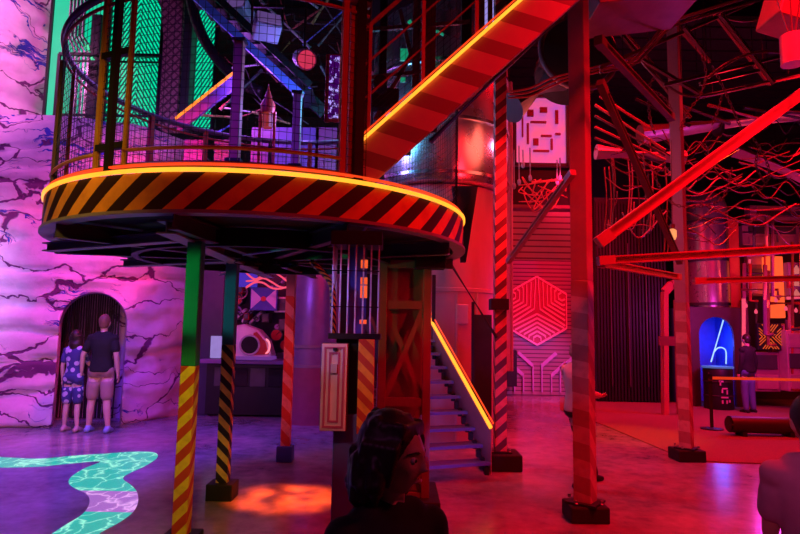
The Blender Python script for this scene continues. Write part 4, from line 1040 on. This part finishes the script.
tag(MB().box(at(635, 4, 6.2), (1.1, .8, .3), 0, Matrix.Rotation(R(-8), 3, 'Y')).build('ceiling_panel', m_pier, bevel=.01), 'dull violet red ceiling box beside the top of the thick column', 'box')
# chains
def chain(pts, label, group, s_=.028, mat=strut_m):
    P = smooth_path(pts, 10); L = [0]
    for a__, b__ in zip(P, P[1:]): L.append(L[-1]+(b__-a__).length)
    n = int(L[-1]/(s_*1.5)); mb = MB(); j = 0
    for i in range(n):
        d_ = L[-1]*(i+.5)/n
        while j < len(L)-2 and L[j+1] < d_: j += 1
        f_ = (d_-L[j])/max(L[j+1]-L[j], 1e-6); c_ = P[j].lerp(P[j+1], f_); x_, y_, z_ = frame_of(P[j+1]-P[j])
        if i % 2: x_ = y_
        mb.tube([c_+z_*(s_*math.cos(a))+x_*(s_*.55*math.sin(a)) for a in [2*PI*q/8 for q in range(8)]], s_*.2, 4, closed=True)
    return tag(mb.build('chain', mat), label, 'chain', group)
CH = [([(656, 75), (648, 90), (650, 118), (655, 134)], 6.8), ([(702, 55), (706, 75), (700, 95), (688, 112), (680, 130)], 6.9), ([(712, 66), (722, 85), (734, 112), (742, 130)], 7.0), ([(722, 95), (718, 110), (712, 125)], 7.1), ([(752, 136), (766, 160), (768, 180), (752, 196)], 7.2), ([(700, 142), (708, 150), (706, 165)], 7.0), ([(668, 168), (655, 176), (676, 205), (720, 200), (732, 168)], 6.9), ([(760, 148), (756, 165), (764, 182)], 7.3), ([(640, 85), (662, 96), (672, 110)], 6.9)]
for k, (P_, Y_) in enumerate(CH):
    chain([at(x, y, Y_) for x, y in P_], 'looped chain hanging from the ceiling rails', 'hanging chains on the right')
cm = [rubber, paint('dull_red_cable', (.25, .06, .06), .4), strut_m, paint('rose_cable', (.4, .2, .24), .4)]
for k in range(64):
    r2 = random.Random(k+200); xa_ = r2.uniform(598, 800); ya_ = r2.uniform(128, 232); Y_ = r2.uniform(8.5, 12.5); n_ = r2.randint(4, 6)
    st_ = r2.uniform(8, 24); sag = r2.uniform(-6, 20)
    P_ = [at(xa_+i*st_, ya_+r2.uniform(-9, 9)+sag*math.sin(PI*i/(n_-1)), Y_+.1*i) for i in range(n_)]
    tag(MB().tube(smooth_path(P_, 7), r2.uniform(.006, .013), 6).build('cable', cm[k % 4], smooth='all'), 'tangled cable in the nest behind the wide diagonal beam', 'cable', 'cable nest behind the diagonal beam')
for k in range(12):
    r2 = random.Random(k+600); xa_ = r2.uniform(600, 668); ya_ = r2.uniform(140, 170); Y_ = 9.5+r2.random()*2
    P_ = at(xa_, ya_, Y_); Q_ = at(xa_, ya_+r2.uniform(40, 110), Y_)
    tag(MB().tube(smooth_path([P_, V((P_.x+.03, Y_, (P_.z+Q_.z)/2)), Q_, Q_+V((.06, 0, .06)), Q_+V((.08, 0, .25))], 6), .013, 6).build('hanging_cable', cm[(k+1) % 4], smooth='all'), 'cable with hooked end hanging before the black container', 'cable', 'cables hanging before the container')
# pulley lamp by column 685
q = at(672.5, 235, 7.6)
root = thing('hanging_lamp', q, 'small lit lamp on a cord beside the farther tall column', 'lamp')
MB().tube([at(671, 140, 7.6), q], .008, 6).build('cord', strut_m, root); MB().lathe([(.035, -.06), (.05, -.02), (.05, .06), (.02, .08)], q, 14).build('shade', glow('amber_shade', (1, .35, .12), 1.0), root, smooth=True)
MB().lathe([(.03, .0), (.03, .06)], q+V((0, 0, .08)), 12).build('socket', strut_m, root)
# cylinder lamp top right
q = at(793, 50, 5.0)
root = thing('cylinder_lamp', q, 'pink cylinder downlight hanging at the top right', 'lamp')
MB().lathe([(.10, -.13), (.10, .13), (.02, .14)], q, 28).build('shade', paint('pink_metal', (.75, .35, .45), .4), root, smooth=True)
MB().lathe([(.09, 0), (.02, 0)], q+V((0, 0, -.125)), 24).build('diffuser', glow('warm_diffuser', (1, .45, .2), 3.0), root)
for dx in (-.07, 0, .05): MB().tube([q+V((dx*.4, 0, .13)), q+V((dx*3, 0, .8)), V((q.x+dx*3, q.y, 8.97))], .008, 6).build('suspension_wire', strut_m, root)
q = at(790, -5, 5.4); tag(MB().box(q+V((.2, .2, .0)), (.5, .4, .5), 0, Matrix.Rotation(.3, 3, 'Y')).build('ceiling_box', m_br, bevel=.02), 'red ceiling box above the pink cylinder lamp', 'box')
# pipes over right top beyond
for k in range(6):
    rod(at(600+k*36, 96+k*3, 10.5), at(650+k*40, 128-k*2, 10.6), .03, [m_rr, dark, strut_m][k % 3], 'pipe', 'short slanted pipe below the ceiling rails', 'pipe', 'slanted pipes below the ceiling rails')
for k in range(5):
    rod(at(595, 105+k*11, 8.8+k*.3), at(665, 150+k*5, 9.2+k*.3), .022, [m_rr, strut_m][k % 2], 'pipe', 'thin red pipe passing behind the thick column to the right', 'pipe', 'thin pipes right of the thick column')
# big ceiling beams
for k, y_ in enumerate((4.2, 6.8, 9.6, 12.4)):
    tag(MB().ibeam((-9 if k > 0 else .9, y_, 8.75), (12, y_, 8.75), .25, .4, .03).build('ceiling_beam', dark), ['roof beam nearest above the thick column', 'second roof beam crossing above the hall', 'third roof beam crossing above the hall', 'farthest roof beam above the hall'][k], 'beam')
# ================================================================== PEOPLE
def head_fn(s=1.0, fem=False):
    def G(d, c, w):
        q = d-V(c); return math.exp(-((q.x/w[0])**2+(q.y/w[1])**2+(q.z/w[2])**2))
    def fn(d):
        x, y, z = d.x*.076, d.y*.097, d.z*.118
        t_ = max(0, -d.z)
        x *= 1-.38*t_**1.6
        if d.y < 0: y *= 1-.45*t_
        else: y *= 1-.10*t_
        y -= .006*t_
        for sx in (-1, 1):
            y -= .011*G(d, (sx*.38, .9, .06), (.2, .5, .13)) if d.y > 0 else 0
            y += .004*G(d, (sx*.5, .8, -.22), (.2, .5, .16)) if d.y > 0 else 0
        if d.y > 0:
            y += .006*G(d, (0, .95, .24), (.5, .6, .1))
            y += .027*G(d, (0, .98, -.20), (.10, .6, .10)) + .014*G(d, (0, 1, -.04), (.075, .6, .16))
            y += .008*G(d, (0, .85, -.48), (.2, .6, .06)) + .007*G(d, (0, .82, -.60), (.18, .6, .05))
            y -= .005*G(d, (0, .85, -.54), (.2, .6, .025))
            y += .012*G(d, (0, .55, -.85), (.25, .6, .14))
        return V((x, y, z))*s
    return fn
def person(name, pos, yaw, H, label, skin, shirt, pants, shoe, hair, pose, sleeve='short', leg='long', hairstyle='short', voxel=.009, fem=False, shirt_len=0.0, eyes=False, head_yaw=0, head_pitch=0):
    k = H/1.75; root = thing(name, pos, label, 'person'); rt = Matrix.Rotation(yaw, 3, 'Z'); P0 = V(pos)
    def T(p): return P0 + rt @ (V(p)*k)
    J = dict(pel=(0, 0, .95), wai=(0, 0, 1.10), che=(0, .01, 1.30), nb=(0, -.01, 1.46), nk=(0, .0, 1.54), hd=(0, .02, 1.635))
    sw = .165 if fem else .185
    for s_, n_ in ((-1, 'L'), (1, 'R')):
        J['sh'+n_] = (s_*(sw-.015), -.01, 1.405); J['el'+n_] = (s_*(sw+.035), -.03, 1.13); J['wr'+n_] = (s_*(sw+.05), .03, .88)
        J['hip'+n_] = (s_*.09, 0, .91); J['kn'+n_] = (s_*.10, .02, .49); J['an'+n_] = (s_*.11, -.01, .09)
    J.update(pose)
    J = {a_: V(b_) for a_, b_ in J.items()}
    fw = .9 if fem else 1.0
    hr_ = Matrix.Rotation(head_yaw, 3, 'Z') @ Matrix.Rotation(head_pitch, 3, 'X')
    def L(mb, pts, rs): mb.limb([T(J[p] if isinstance(p, str) else p) for p in pts], [r*k for r in rs])
    def torso(mb, g):
        sc = .88 if fem else 1.0; vs = []; n = 28
        prof = ((.86, .04, .03), (.87, .11, .08), (.91, .155, .108), (.97, .165, .115), (1.04, .152, .105), (1.12, .138, .098), (1.22, .148, .108), (1.31, .165, .115), (1.38, .172, .105), (1.425, .160, .085), (1.46, .11, .065), (1.485, .07, .05), (1.50, .03, .03))
        if g > 0: prof = ((.895, .04, .03), (.897, .12, .09), (.90, .168, .122)) + prof[3:]
        for z, w_, d_ in prof:
            off = J['pel'].lerp(J['nb'], (z-.95)/.5); hipf = 1.0 if z < 1.0 else sc
            for j in range(n):
                a_ = 2*PI*j/n; c_, s_ = math.cos(a_), math.sin(a_)
                vs.append(T((off.x+math.copysign(abs(c_)**.85, c_)*(w_*hipf+g), off.y+math.copysign(abs(s_)**.85, s_)*(d_*sc+g), z)))
        m_ = len(prof); fs = [(i*n+j, i*n+(j+1) % n, (i+1)*n+(j+1) % n, (i+1)*n+j) for i in range(m_-1) for j in range(n)]
        mb.add(vs, fs+[tuple(reversed(range(n))), tuple((m_-1)*n+j for j in range(n))])
        for n_ in 'LR': L(mb, [J['sh'+n_], J['sh'+n_].lerp(J['nb'], .5)+V((0, 0, .012)), J['nb']+V((0, 0, -.01))], [.058+g, .056+g, .055+g])
    def finish(mb, nm, mat, vx=None, it=4):
        o = mb.build(nm, mat, root, fix=True)
        r_ = o.modifiers.new('r', 'REMESH'); r_.mode = 'VOXEL'; r_.voxel_size = (vx or voxel)*1.0; r_.use_smooth_shade = True
        s_ = o.modifiers.new('s', 'SMOOTH'); s_.factor = .5; s_.iterations = it
        return bake(o)
    b = MB(); torso(b, -.012)
    L(b, ['nb', 'nk', J['hd']+V((0, -.01, -.04))], [.058*fw, .052*fw, .052*fw])
    hc_ = J['hd']
    b.ball(T(hc_), 1, 0, 64, 48, rt @ hr_, head_fn(k))
    for s_ in (-1, 1):
        ec = hc_ + hr_ @ V((s_*.077, -.008, -.01)); b.ball(T(ec), (.009*k, .02*k, .032*k), 0, 10, 8, rt @ hr_)
    for n_, s_ in (('L', -1), ('R', 1)):
        L(b, ['sh'+n_, J['sh'+n_].lerp(J['el'+n_], .5), 'el'+n_, J['el'+n_].lerp(J['wr'+n_], .35), 'wr'+n_], [.05*fw, .044*fw, .037*fw, .037*fw, .026*fw])
        w_ = J['wr'+n_]; d_ = (w_-J['el'+n_]).normalized(); fwd = V((0, 1, 0)); fwd = (fwd-d_*fwd.dot(d_)).normalized(); sd = d_.cross(fwd)*s_
        pc_ = w_+d_*.05
        b.ball(T(pc_), (.018*k, .04*k, .052*k), 0, 14, 10, rt @ Matrix((sd, fwd, -d_)).transposed())
        for q_, (o_, ln_) in enumerate(((.030, .062), (.011, .072), (-.009, .067), (-.028, .052))):
            r0 = w_+d_*.085+fwd*o_; m_ = r0+d_*ln_*.5-sd*.003; e_ = r0+d_*ln_*.93-sd*.016
            L(b, [r0-d_*.02, m_, e_], [.0095, .0088, .0078])
        L(b, [w_+d_*.02+fwd*.022, w_+d_*.055+fwd*.05-sd*.008, w_+d_*.085+fwd*.056-sd*.014], [.013, .011, .009])
        L(b, ['hip'+n_, J['hip'+n_].lerp(J['kn'+n_], .4), 'kn'+n_, J['kn'+n_].lerp(J['an'+n_], .35)+V((0, -.015, 0)), 'an'+n_], [.088*fw, .076*fw, .054*fw, .054*fw, .034*fw])
        a_ = J['an'+n_]; L(b, [a_+V((0, -.03, -.05)), a_+V((0, .07, -.055)), a_+V((0, .14, -.065))], [.035, .035, .024])
    body = finish(b, 'body', skin, it=2 if eyes else 3)
    # shirt
    s = MB(); torso(s, .004)
    if shirt_len:
        for n_ in 'LR': L(s, [J['hip'+n_]+V((0, 0, .05)), J['hip'+n_]+V((0, 0, -shirt_len))], [.1, .105])
        s.ball(T(J['pel']), (.17*k, .12*k, .1*k), 0, 18, 10, rt)
    for n_ in 'LR':
        if sleeve == 'short': e_ = J['sh'+n_].lerp(J['el'+n_], .62); L(s, ['sh'+n_, J['sh'+n_].lerp(e_, .5), e_], [.063, .060, .062])
        elif sleeve == 'long': L(s, ['sh'+n_, J['sh'+n_].lerp(J['el'+n_], .5), 'el'+n_, J['el'+n_].lerp(J['wr'+n_], .5), J['wr'+n_]], [.068, .058, .052, .046, .037])
        else: L(s, ['sh'+n_, J['sh'+n_]+V((0, 0, -.03))], [.064, .06])
    so = finish(s, 'shirt', shirt, max(voxel, .008), it=14)
    if pants:
        p = MB(); p.ball(T(J['pel']+V((0, 0, .0))), (.172*k, .122*k, .11*k), 0, 18, 10, rt)
        for n_ in 'LR':
            if leg == 'long': L(p, ['hip'+n_, J['hip'+n_].lerp(J['kn'+n_], .5), 'kn'+n_, J['kn'+n_].lerp(J['an'+n_], .5), J['an'+n_]+V((0, 0, .02))], [.1, .09, .078, .07, .06])
            else: L(p, ['hip'+n_, J['hip'+n_].lerp(J['kn'+n_], .5), J['hip'+n_].lerp(J['kn'+n_], .85)], [.1, .096, .09])
        finish(p, 'trousers' if leg == 'long' else 'shorts', pants, max(voxel, .008))
    for n_ in 'LR':
        a_ = J['an'+n_]; q = MB(); L(q, [a_+V((0, -.045, -.045)), a_+V((0, .05, -.045)), a_+V((0, .15, -.062))], [.044, .045, .030]); q.ball(T(a_+V((0, 0, -.01))), .046*k)
        o = finish(q, 'shoe', shoe, max(voxel, .007))
        me = o.data
        for v_ in me.vertices:
            if v_.co.z < .004: v_.co.z = .004
    # hair
    h = MB(); HR = rt @ hr_
    def hp(v): return T(hc_ + hr_ @ V(v))
    r5 = random.Random(len(name)+int(H*100))
    if hairstyle == 'short':
        h.ball(hp((0, -.018, .022)), (.083*k, .093*k, .108*k), 0, 24, 16, HR); h.ball(hp((0, -.04, -.03)), (.07*k, .06*k, .07*k), 0, 18, 12, HR)
    elif hairstyle == 'long':
        h.ball(hp((0, -.02, .025)), (.092*k, .1*k, .115*k), 0, 24, 16, HR)
        for i in range(14):
            a_ = PI+ PI*(i+.5)/14; x_, y_ = .078*math.cos(a_), .078*math.sin(a_)-.01
            h.limb([hp((x_, y_, .02)), hp((x_*1.15, y_*1.05, -.12)), hp((x_*1.1+r5.uniform(-.01, .01), y_*1.0, -.26+r5.uniform(-.03, .03)))], [.032*k, .03*k, .014*k])
    else:  # wavy bob
        h.ball(hp((0, -.022, .03)), (.093*k, .103*k, .115*k), 0, 28, 20, HR)
        for i in range(46):
            a_ = PI*.92 + PI*1.16*(r5.random()); up_ = r5.uniform(-.02, .09); x_, y_ = .088*math.cos(a_), .098*math.sin(a_)-.015
            lo = -.09+r5.uniform(-.04, .03) if y_ < .0 else -.05+r5.uniform(-.03, .02)
            h.limb([hp((x_*.7, y_*.7, up_+.03)), hp((x_*1.08+r5.uniform(-.012, .012), y_*1.08, (up_+lo)/2)), hp((x_*1.14+r5.uniform(-.018, .018), y_*1.1+r5.uniform(-.012, .012), lo)), hp((x_*.98, y_*1.0, lo-.03))], [.02*k, .021*k, .017*k, .008*k])
        for i in range(9):   # side parted fringe
            x_ = -.055+.0135*i; h.limb([hp((x_*.4-.01, .02, .118)), hp((x_*.9, .056, .098)), hp((x_*1.2, .074-abs(x_)*.3, .066+.006*math.sin(i*2.3)))], [.016*k, .012*k, .005*k])
        for s_ in (-1, 1):
            for j in range(6): h.limb([hp((s_*.06, .05-.02*j, .10)), hp((s_*.092, .045-.02*j, .04)), hp((s_*(.092+.004*(j % 2)), .035-.02*j, -.03-.008*j)), hp((s_*.086, .03-.02*j, -.07-.006*j))], [.016*k, .016*k, .014*k, .006*k])
    finish(h, 'hair', hair, min(voxel, .007), 2 if hairstyle == 'bob' else 3)
    if eyes:
        for s_ in (-1, 1):
            q = MB(); q.ball(hp((s_*.030, .0765, .006)), .0125*k, 0, 16, 12); q.ball(hp((s_*.030, .0865, .006)), .0055*k, 1, 12, 8)
            q.build('eye', [paint('eye_white', (.6, .5, .5), .2), black], root, smooth='all')
            e_ = MB(); e_.tube([hp((s_*(.012+.011*j), .094-.0045*j*j*.35, .026+.004*math.sin(j*.9))) for j in range(5)], [.002*k, .003*k, .003*k, .0026*k, .0015*k], 8); e_.build('eyebrow', hair, root, smooth='all')
        e_ = MB(); e_.tube([hp((-.022, .083, -.062)), hp((-.01, .090, -.059)), hp((0, .091, -.061)), hp((.01, .090, -.059)), hp((.022, .083, -.062))], [.002, .005, .0055, .005, .002], 10); e_.build('lips', paint('lip_skin', (.5, .16, .15), .4), root, smooth='all')
    return root
skin1 = paint('skin', (.62, .36, .28), .5, 0, .08); skin2 = paint('skin_pale', (.68, .45, .38), .5, 0, .08)
hair_d = paint('dark_brown_hair', (.028, .014, .01), .5, 0, .5, 60); hair_b = paint('brown_hair', (.22, .1, .07), .6, 0, .4, 50)
tee = paint('black_cotton', (.012, .012, .014), .85); shorts_m = paint('khaki_cotton', (.4, .25, .24), .8)
t = NT('patterned_blue_cotton'); oc, sp = t.coords()
vo = t.add('ShaderNodeTexVoronoi', feature='F1'); vo.inputs['Scale'].default_value = 11; t.l.new(oc, vo.inputs['Vector'])
t.set(t.mix(t.math('LESS_THAN', vo.outputs['Distance'], .42), (.05, .05, .22), (.55, .5, .75)), .8); pat = t.m
pm = fl(97, 433); pg = fl(66, 433)
person('person', (pm.x, pm.y, 0), 0.05, 1.86, 'man in black t-shirt and shorts seen from behind at the arched doorway', skin2, tee, shorts_m, paint('blue_shoe', (.3, .42, .8), .5), hair_b,
       dict(knL=(-.12, .03, .49), anL=(-.16, .06, .09), knR=(.11, .0, .49), anR=(.15, .0, .09), elL=(-.27, -.03, 1.14), wrL=(-.30, .03, .9)), 'short', 'short', 'short', .009)
person('person', (pg.x, pg.y+.1, 0), -.1, 1.60, 'woman with long dark hair in blue patterned playsuit at the arched doorway', skin2, pat, pat, paint('pale_sandal', (.6, .4, .4), .6), hair_d,
       dict(elR=(.2, .12, 1.16), wrR=(.06, .22, 1.22), anL=(-.12, .02, .09), anR=(.14, -.02, .09)), 'short', 'short', 'long', .009, True)
pk = fl(578, 487)
person('person', (pk.x, pk.y, 0), R(-60), 1.60, 'person in pale long sleeves and dark trousers behind the thick red column', skin1, paint('pale_sweater', (.75, .55, .52), .8), paint('black_trousers', (.02, .02, .025), .8), black, paint('capped_hair', (.35, .2, .16), .7),
       dict(knL=(-.1, .22, .5), anL=(-.1, .38, .09), knR=(.09, .0, .49), anR=(.08, -.08, .09), elL=(-.2, .08, 1.13), wrL=(-.12, .24, 1.05), elR=(.2, .02, 1.13), wrR=(.16, .22, 1.1)), 'long', 'long', 'short', .009, head_pitch=R(-22))
# dark visitor beside the cabin
pd = V((at(747, 350, 13.6).x, 13.6, 0))
person('person', pd, R(20), 1.74, 'dark clothed visitor in jeans standing right of the blue arch', skin1, tee, paint('blue_jeans', (.12, .16, .42), .8), black, hair_d, {}, 'long', 'long', 'short', .014)
# foreground woman
hw = at(391, 458, 1.62)
person('person', (hw.x+.0, hw.y, 0), R(-152), 1.47, 'nearest woman with wavy dark bob and black top turned to the right', paint('skin_soft', (.6, .36, .30), .45, 0, .05), tee, paint('black_trousers', (.02, .02, .025), .8), black, hair_d,
       {}, 'short', 'long', 'bob', .0045, True, eyes=True, head_yaw=R(36), head_pitch=R(-4))
pr2 = at(808, 450, 2.35)
person('person', (pr2.x+.02, pr2.y, 0), R(-12), 1.47, 'person in mauve t-shirt with dark hair cropped at the right edge', skin1, paint('mauve_cotton', (.5, .28, .42), .9, 0, .15, 30), paint('black_trousers', (.02, .02, .025), .8), black, hair_d,
       dict(elL=(-.165, .08, 1.12), wrL=(-.09, .27, 1.18), elR=(.165, .08, 1.12), wrR=(.09, .27, 1.18)), 'short', 'long', 'short', .007, shirt_len=.1, head_pitch=R(-8))

# ================================================================== LIGHT
def light(kind, loc, color, energy, size=.3, aim=None, spot=60, blend=.5, shape=None, sy=None):
    d_ = bpy.data.lights.new('lamp', kind); d_.color = color; d_.energy = energy
    if kind == 'AREA':
        d_.size = size
        if sy: d_.shape = 'RECTANGLE'; d_.size_y = sy
    else: d_.shadow_soft_size = size
    if kind == 'SPOT': d_.spot_size = R(spot); d_.spot_blend = blend
    o = bpy.data.objects.new('lamp', d_); COL.objects.link(o); o.location = loc
    if aim is not None: o.rotation_euler = (V(aim)-V(loc)).to_track_quat('-Z', 'Y').to_euler()
    return o
RED = (1, .003, .012); MAGE = (1, .06, .35); PUR = (.42, .10, 1); BLU = (.12, .12, 1); ORG = (1, .13, .02)
# rock
light('SPOT', (-6.2, 4.5, 6.6), (.52, .12, 1), 620, .4, (-6.4, 10.5, 2.3), 75, .8)
light('SPOT', (-8.8, 6.8, 3.5), (.6, .45, 1), 1000, .3, (-8.2, 10.2, 2.6), 60, .8)
light('SPOT', (-2.9, 8.4, 5.2), (1, .03, .11), 850, .3, (-4.6, 10.8, 2.2), 100, .8)
light('SPOT', (-4.2, 6.2, 1.9), (1, .2, .6), 130, .3, (-5.2, 10.5, 1.6), 90, .8)
light('SPOT', (-6.8, 8.0, 7.6), (1, .22, .7), 800, .3, (-8.6, 11, 6.6), 110, .8)
# floor left
light('AREA', (-4.2, 6.2, 6.8), (.16, .03, 1), 190, 1.5, (-3.8, 7.5, 0))
light('SPOT', (-3.2, 9.6, 3.8), BLU, 260, .3, (-2.9, 9.2, 0), 80, .9)
# orange pool
light('SPOT', (-1.05, 6.25, 2.3), (1, .07, .006), 1500, .05, (-1.1, 6.25, 0), 32, .8)
# gallery
light('POINT', (-2.6, 9.0, 5.4), (.5, .12, 1), 90, .3)
light('POINT', (-1.5, 8.0, 4.6), (.3, .2, 1), 40, .2)
# machine bay
light('SPOT', (-2.4, 10.2, 3.4), (1, .03, .25), 110, .3, (-2.8, 12, 1.6), 110, .8)
light('POINT', (-1.9, 9.4, 2.4), PUR, 20, .2)
# platform front light
light('SPOT', (-1.9, 1.0, 4.6), (1, .50, .07), 520, .3, (-3.0, 4.8, 2.55), 36, .9)
light('SPOT', (.5, .8, 5.5), RED, 160, .3, (-.3, 4.4, 2.8), 70, .9)
# reds
light('AREA', (3.0, 3.2, 6.7), (1, .002, .012), 230, 1.2, (3.4, 6.0, 0))
light('AREA', (4.0, 9.6, 7.8), RED, 170, 1.6, (2.6, 9.5, 0))
light('AREA', (7.5, 8.5, 6.5), RED, 190, 1.6, (5.5, 11.5, 1))
light('AREA', (4.2, 12.8, 6.5), (1, .006, .04), 170, 1.4, (4.5, 16, 1.2))
light('SPOT', (4.6, 3.0, 4.6), RED, 260, .25, (2.2, 6.5, 2.6), 80, .8)
light('SPOT', (5.6, 9.0, 6.0), (1, .09, .01), 1300, .2, (4.0, 10.3, 0), 24, .8)
light('SPOT', (1.9, 6.8, 4.0), (1, .008, .015), 260, .2, (.5, 9.2, 2.2), 100, .8)
light('SPOT', (2.8, 10.2, 4.5), (1, .01, .08), 150, .2, (3.9, 16.5, 1.6), 60, .8)
light('SPOT', (4.2, 14, 1.6), (.4, .15, 1), 120, .2, (3.6, 16.6, .3), 80, .8)
light('POINT', (at(717, 340, 15).x, 15.0, 1.5), (.02, .09, 1), 20, .15)
light('POINT', (9.5, 13.2, 3.4), (1, .05, .05), 90, .3)
light('POINT', (7.6, 12.4, 2.2), (.8, .05, .7), 120, .3)
light('POINT', (4.8, 8.4, 5.2), (1, .01, .02), 22, .3)
light('POINT', (1.5, 9.2, 4.6), (1, .25, .5), 70, .2)
# unseen lamps added to brighten poles, box, pier, treads, tank and bay
light('SPOT', (-1.0, 2.9, 2.4), (1, .8, .1), 75, .1, (-1.66, 4.5, .8), 38, .5)
light('SPOT', (-3.3, 2.7, 1.9), (.05, 1, .3), 90, .05, (-1.66, 4.5, 1.95), 16, .5)
light('SPOT', (-1.1, 2.9, 2.5), (1, .45, .42), 36, .1, (-.42, 4.3, 1.3), 22, .4)
light('SPOT', (-1.9, 3.2, 2.2), (.3, .25, 1), 60, .1, (-.36, 4.4, 1.75), 26, .5)
light('SPOT', (1.5, 3.4, 2.3), RED, 120, .1, (.05, 6.0, 1.7), 26, .6)
light('SPOT', (.62, 5.5, .5), BLU, 45, .1, (.5, 7.4, .8), 60, .6)
light('SPOT', (-3.1, 4.4, 1.9), (.1, .8, 1), 40, .05, (-1.78, 6.0, 1.93), 18, .5)
light('SPOT', (-2.4, 6.2, 2.0), (1, .12, .3), 40, .1, (-1.5, 7.67, 1.4), 60, .5)
light('SPOT', (-.5, 6.9, 1.9), (1, .1, .02), 30, .1, (-1.5, 7.67, 1.2), 50, .5)
light('POINT', (-.8, 8.2, 4.9), (.1, .6, 1), 55, .5)
light('POINT', (2.0, 8.2, 4.7), (1, .12, .08), 26, .5)
light('SPOT', (-1.2, 10.8, 3.2), RED, 90, .1, (-2.6, 12.0, 1.7), 70, .6)
# unseen lamps added to light the nearest people
light('SPOT', (2.0, 1.2, 3.0), (1, .03, .08), 42, .15, (.05, 1.6, 1.35), 26, .9)
light('SPOT', (-1.0, .5, 2.6), (.8, .12, .6), 9, .15, (-.05, 1.6, 1.25), 26, .9)
light('SPOT', (.5, .3, 2.3), (.9, .10, .34), 75, .15, (1.68, 2.4, 1.25), 22, .9)
for o_ in [x for x in COL.objects if x.type == 'LIGHT' and abs(x.data.energy-1500) < 1]:
    ld = o_.data; ld.use_nodes = True; nt_ = ld.node_tree; em = nt_.nodes['Emission']
    tc_n = nt_.nodes.new('ShaderNodeTexCoord'); nz = nt_.nodes.new('ShaderNodeTexNoise'); nz.inputs['Scale'].default_value = 9; nz.inputs['Detail'].default_value = 5
    rp = nt_.nodes.new('ShaderNodeMapRange'); rp.inputs[1].default_value = .38; rp.inputs[2].default_value = .62; rp.inputs[3].default_value = .12; rp.inputs[4].default_value = 1.5
    nt_.links.new(tc_n.outputs['Normal'], nz.inputs['Vector']); nt_.links.new(nz.outputs['Fac'], rp.inputs[0]); nt_.links.new(rp.outputs[0], em.inputs['Strength'])
for o_ in COL.objects:
    if o_.type == 'LIGHT' and o_.data.type == 'AREA': o_.data.spread = R(95)
W = bpy.data.worlds.new('world'); scene.world = W; W.use_nodes = True
bg = W.node_tree.nodes['Background']; bg.inputs[0].default_value = (.5, .1, .25, 1); bg.inputs[1].default_value = .02
vs_ = scene.view_settings; vs_.view_transform = 'Standard'; vs_.look = 'None'; vs_.exposure = 0; vs_.gamma = 1; vs_.use_curve_mapping = False
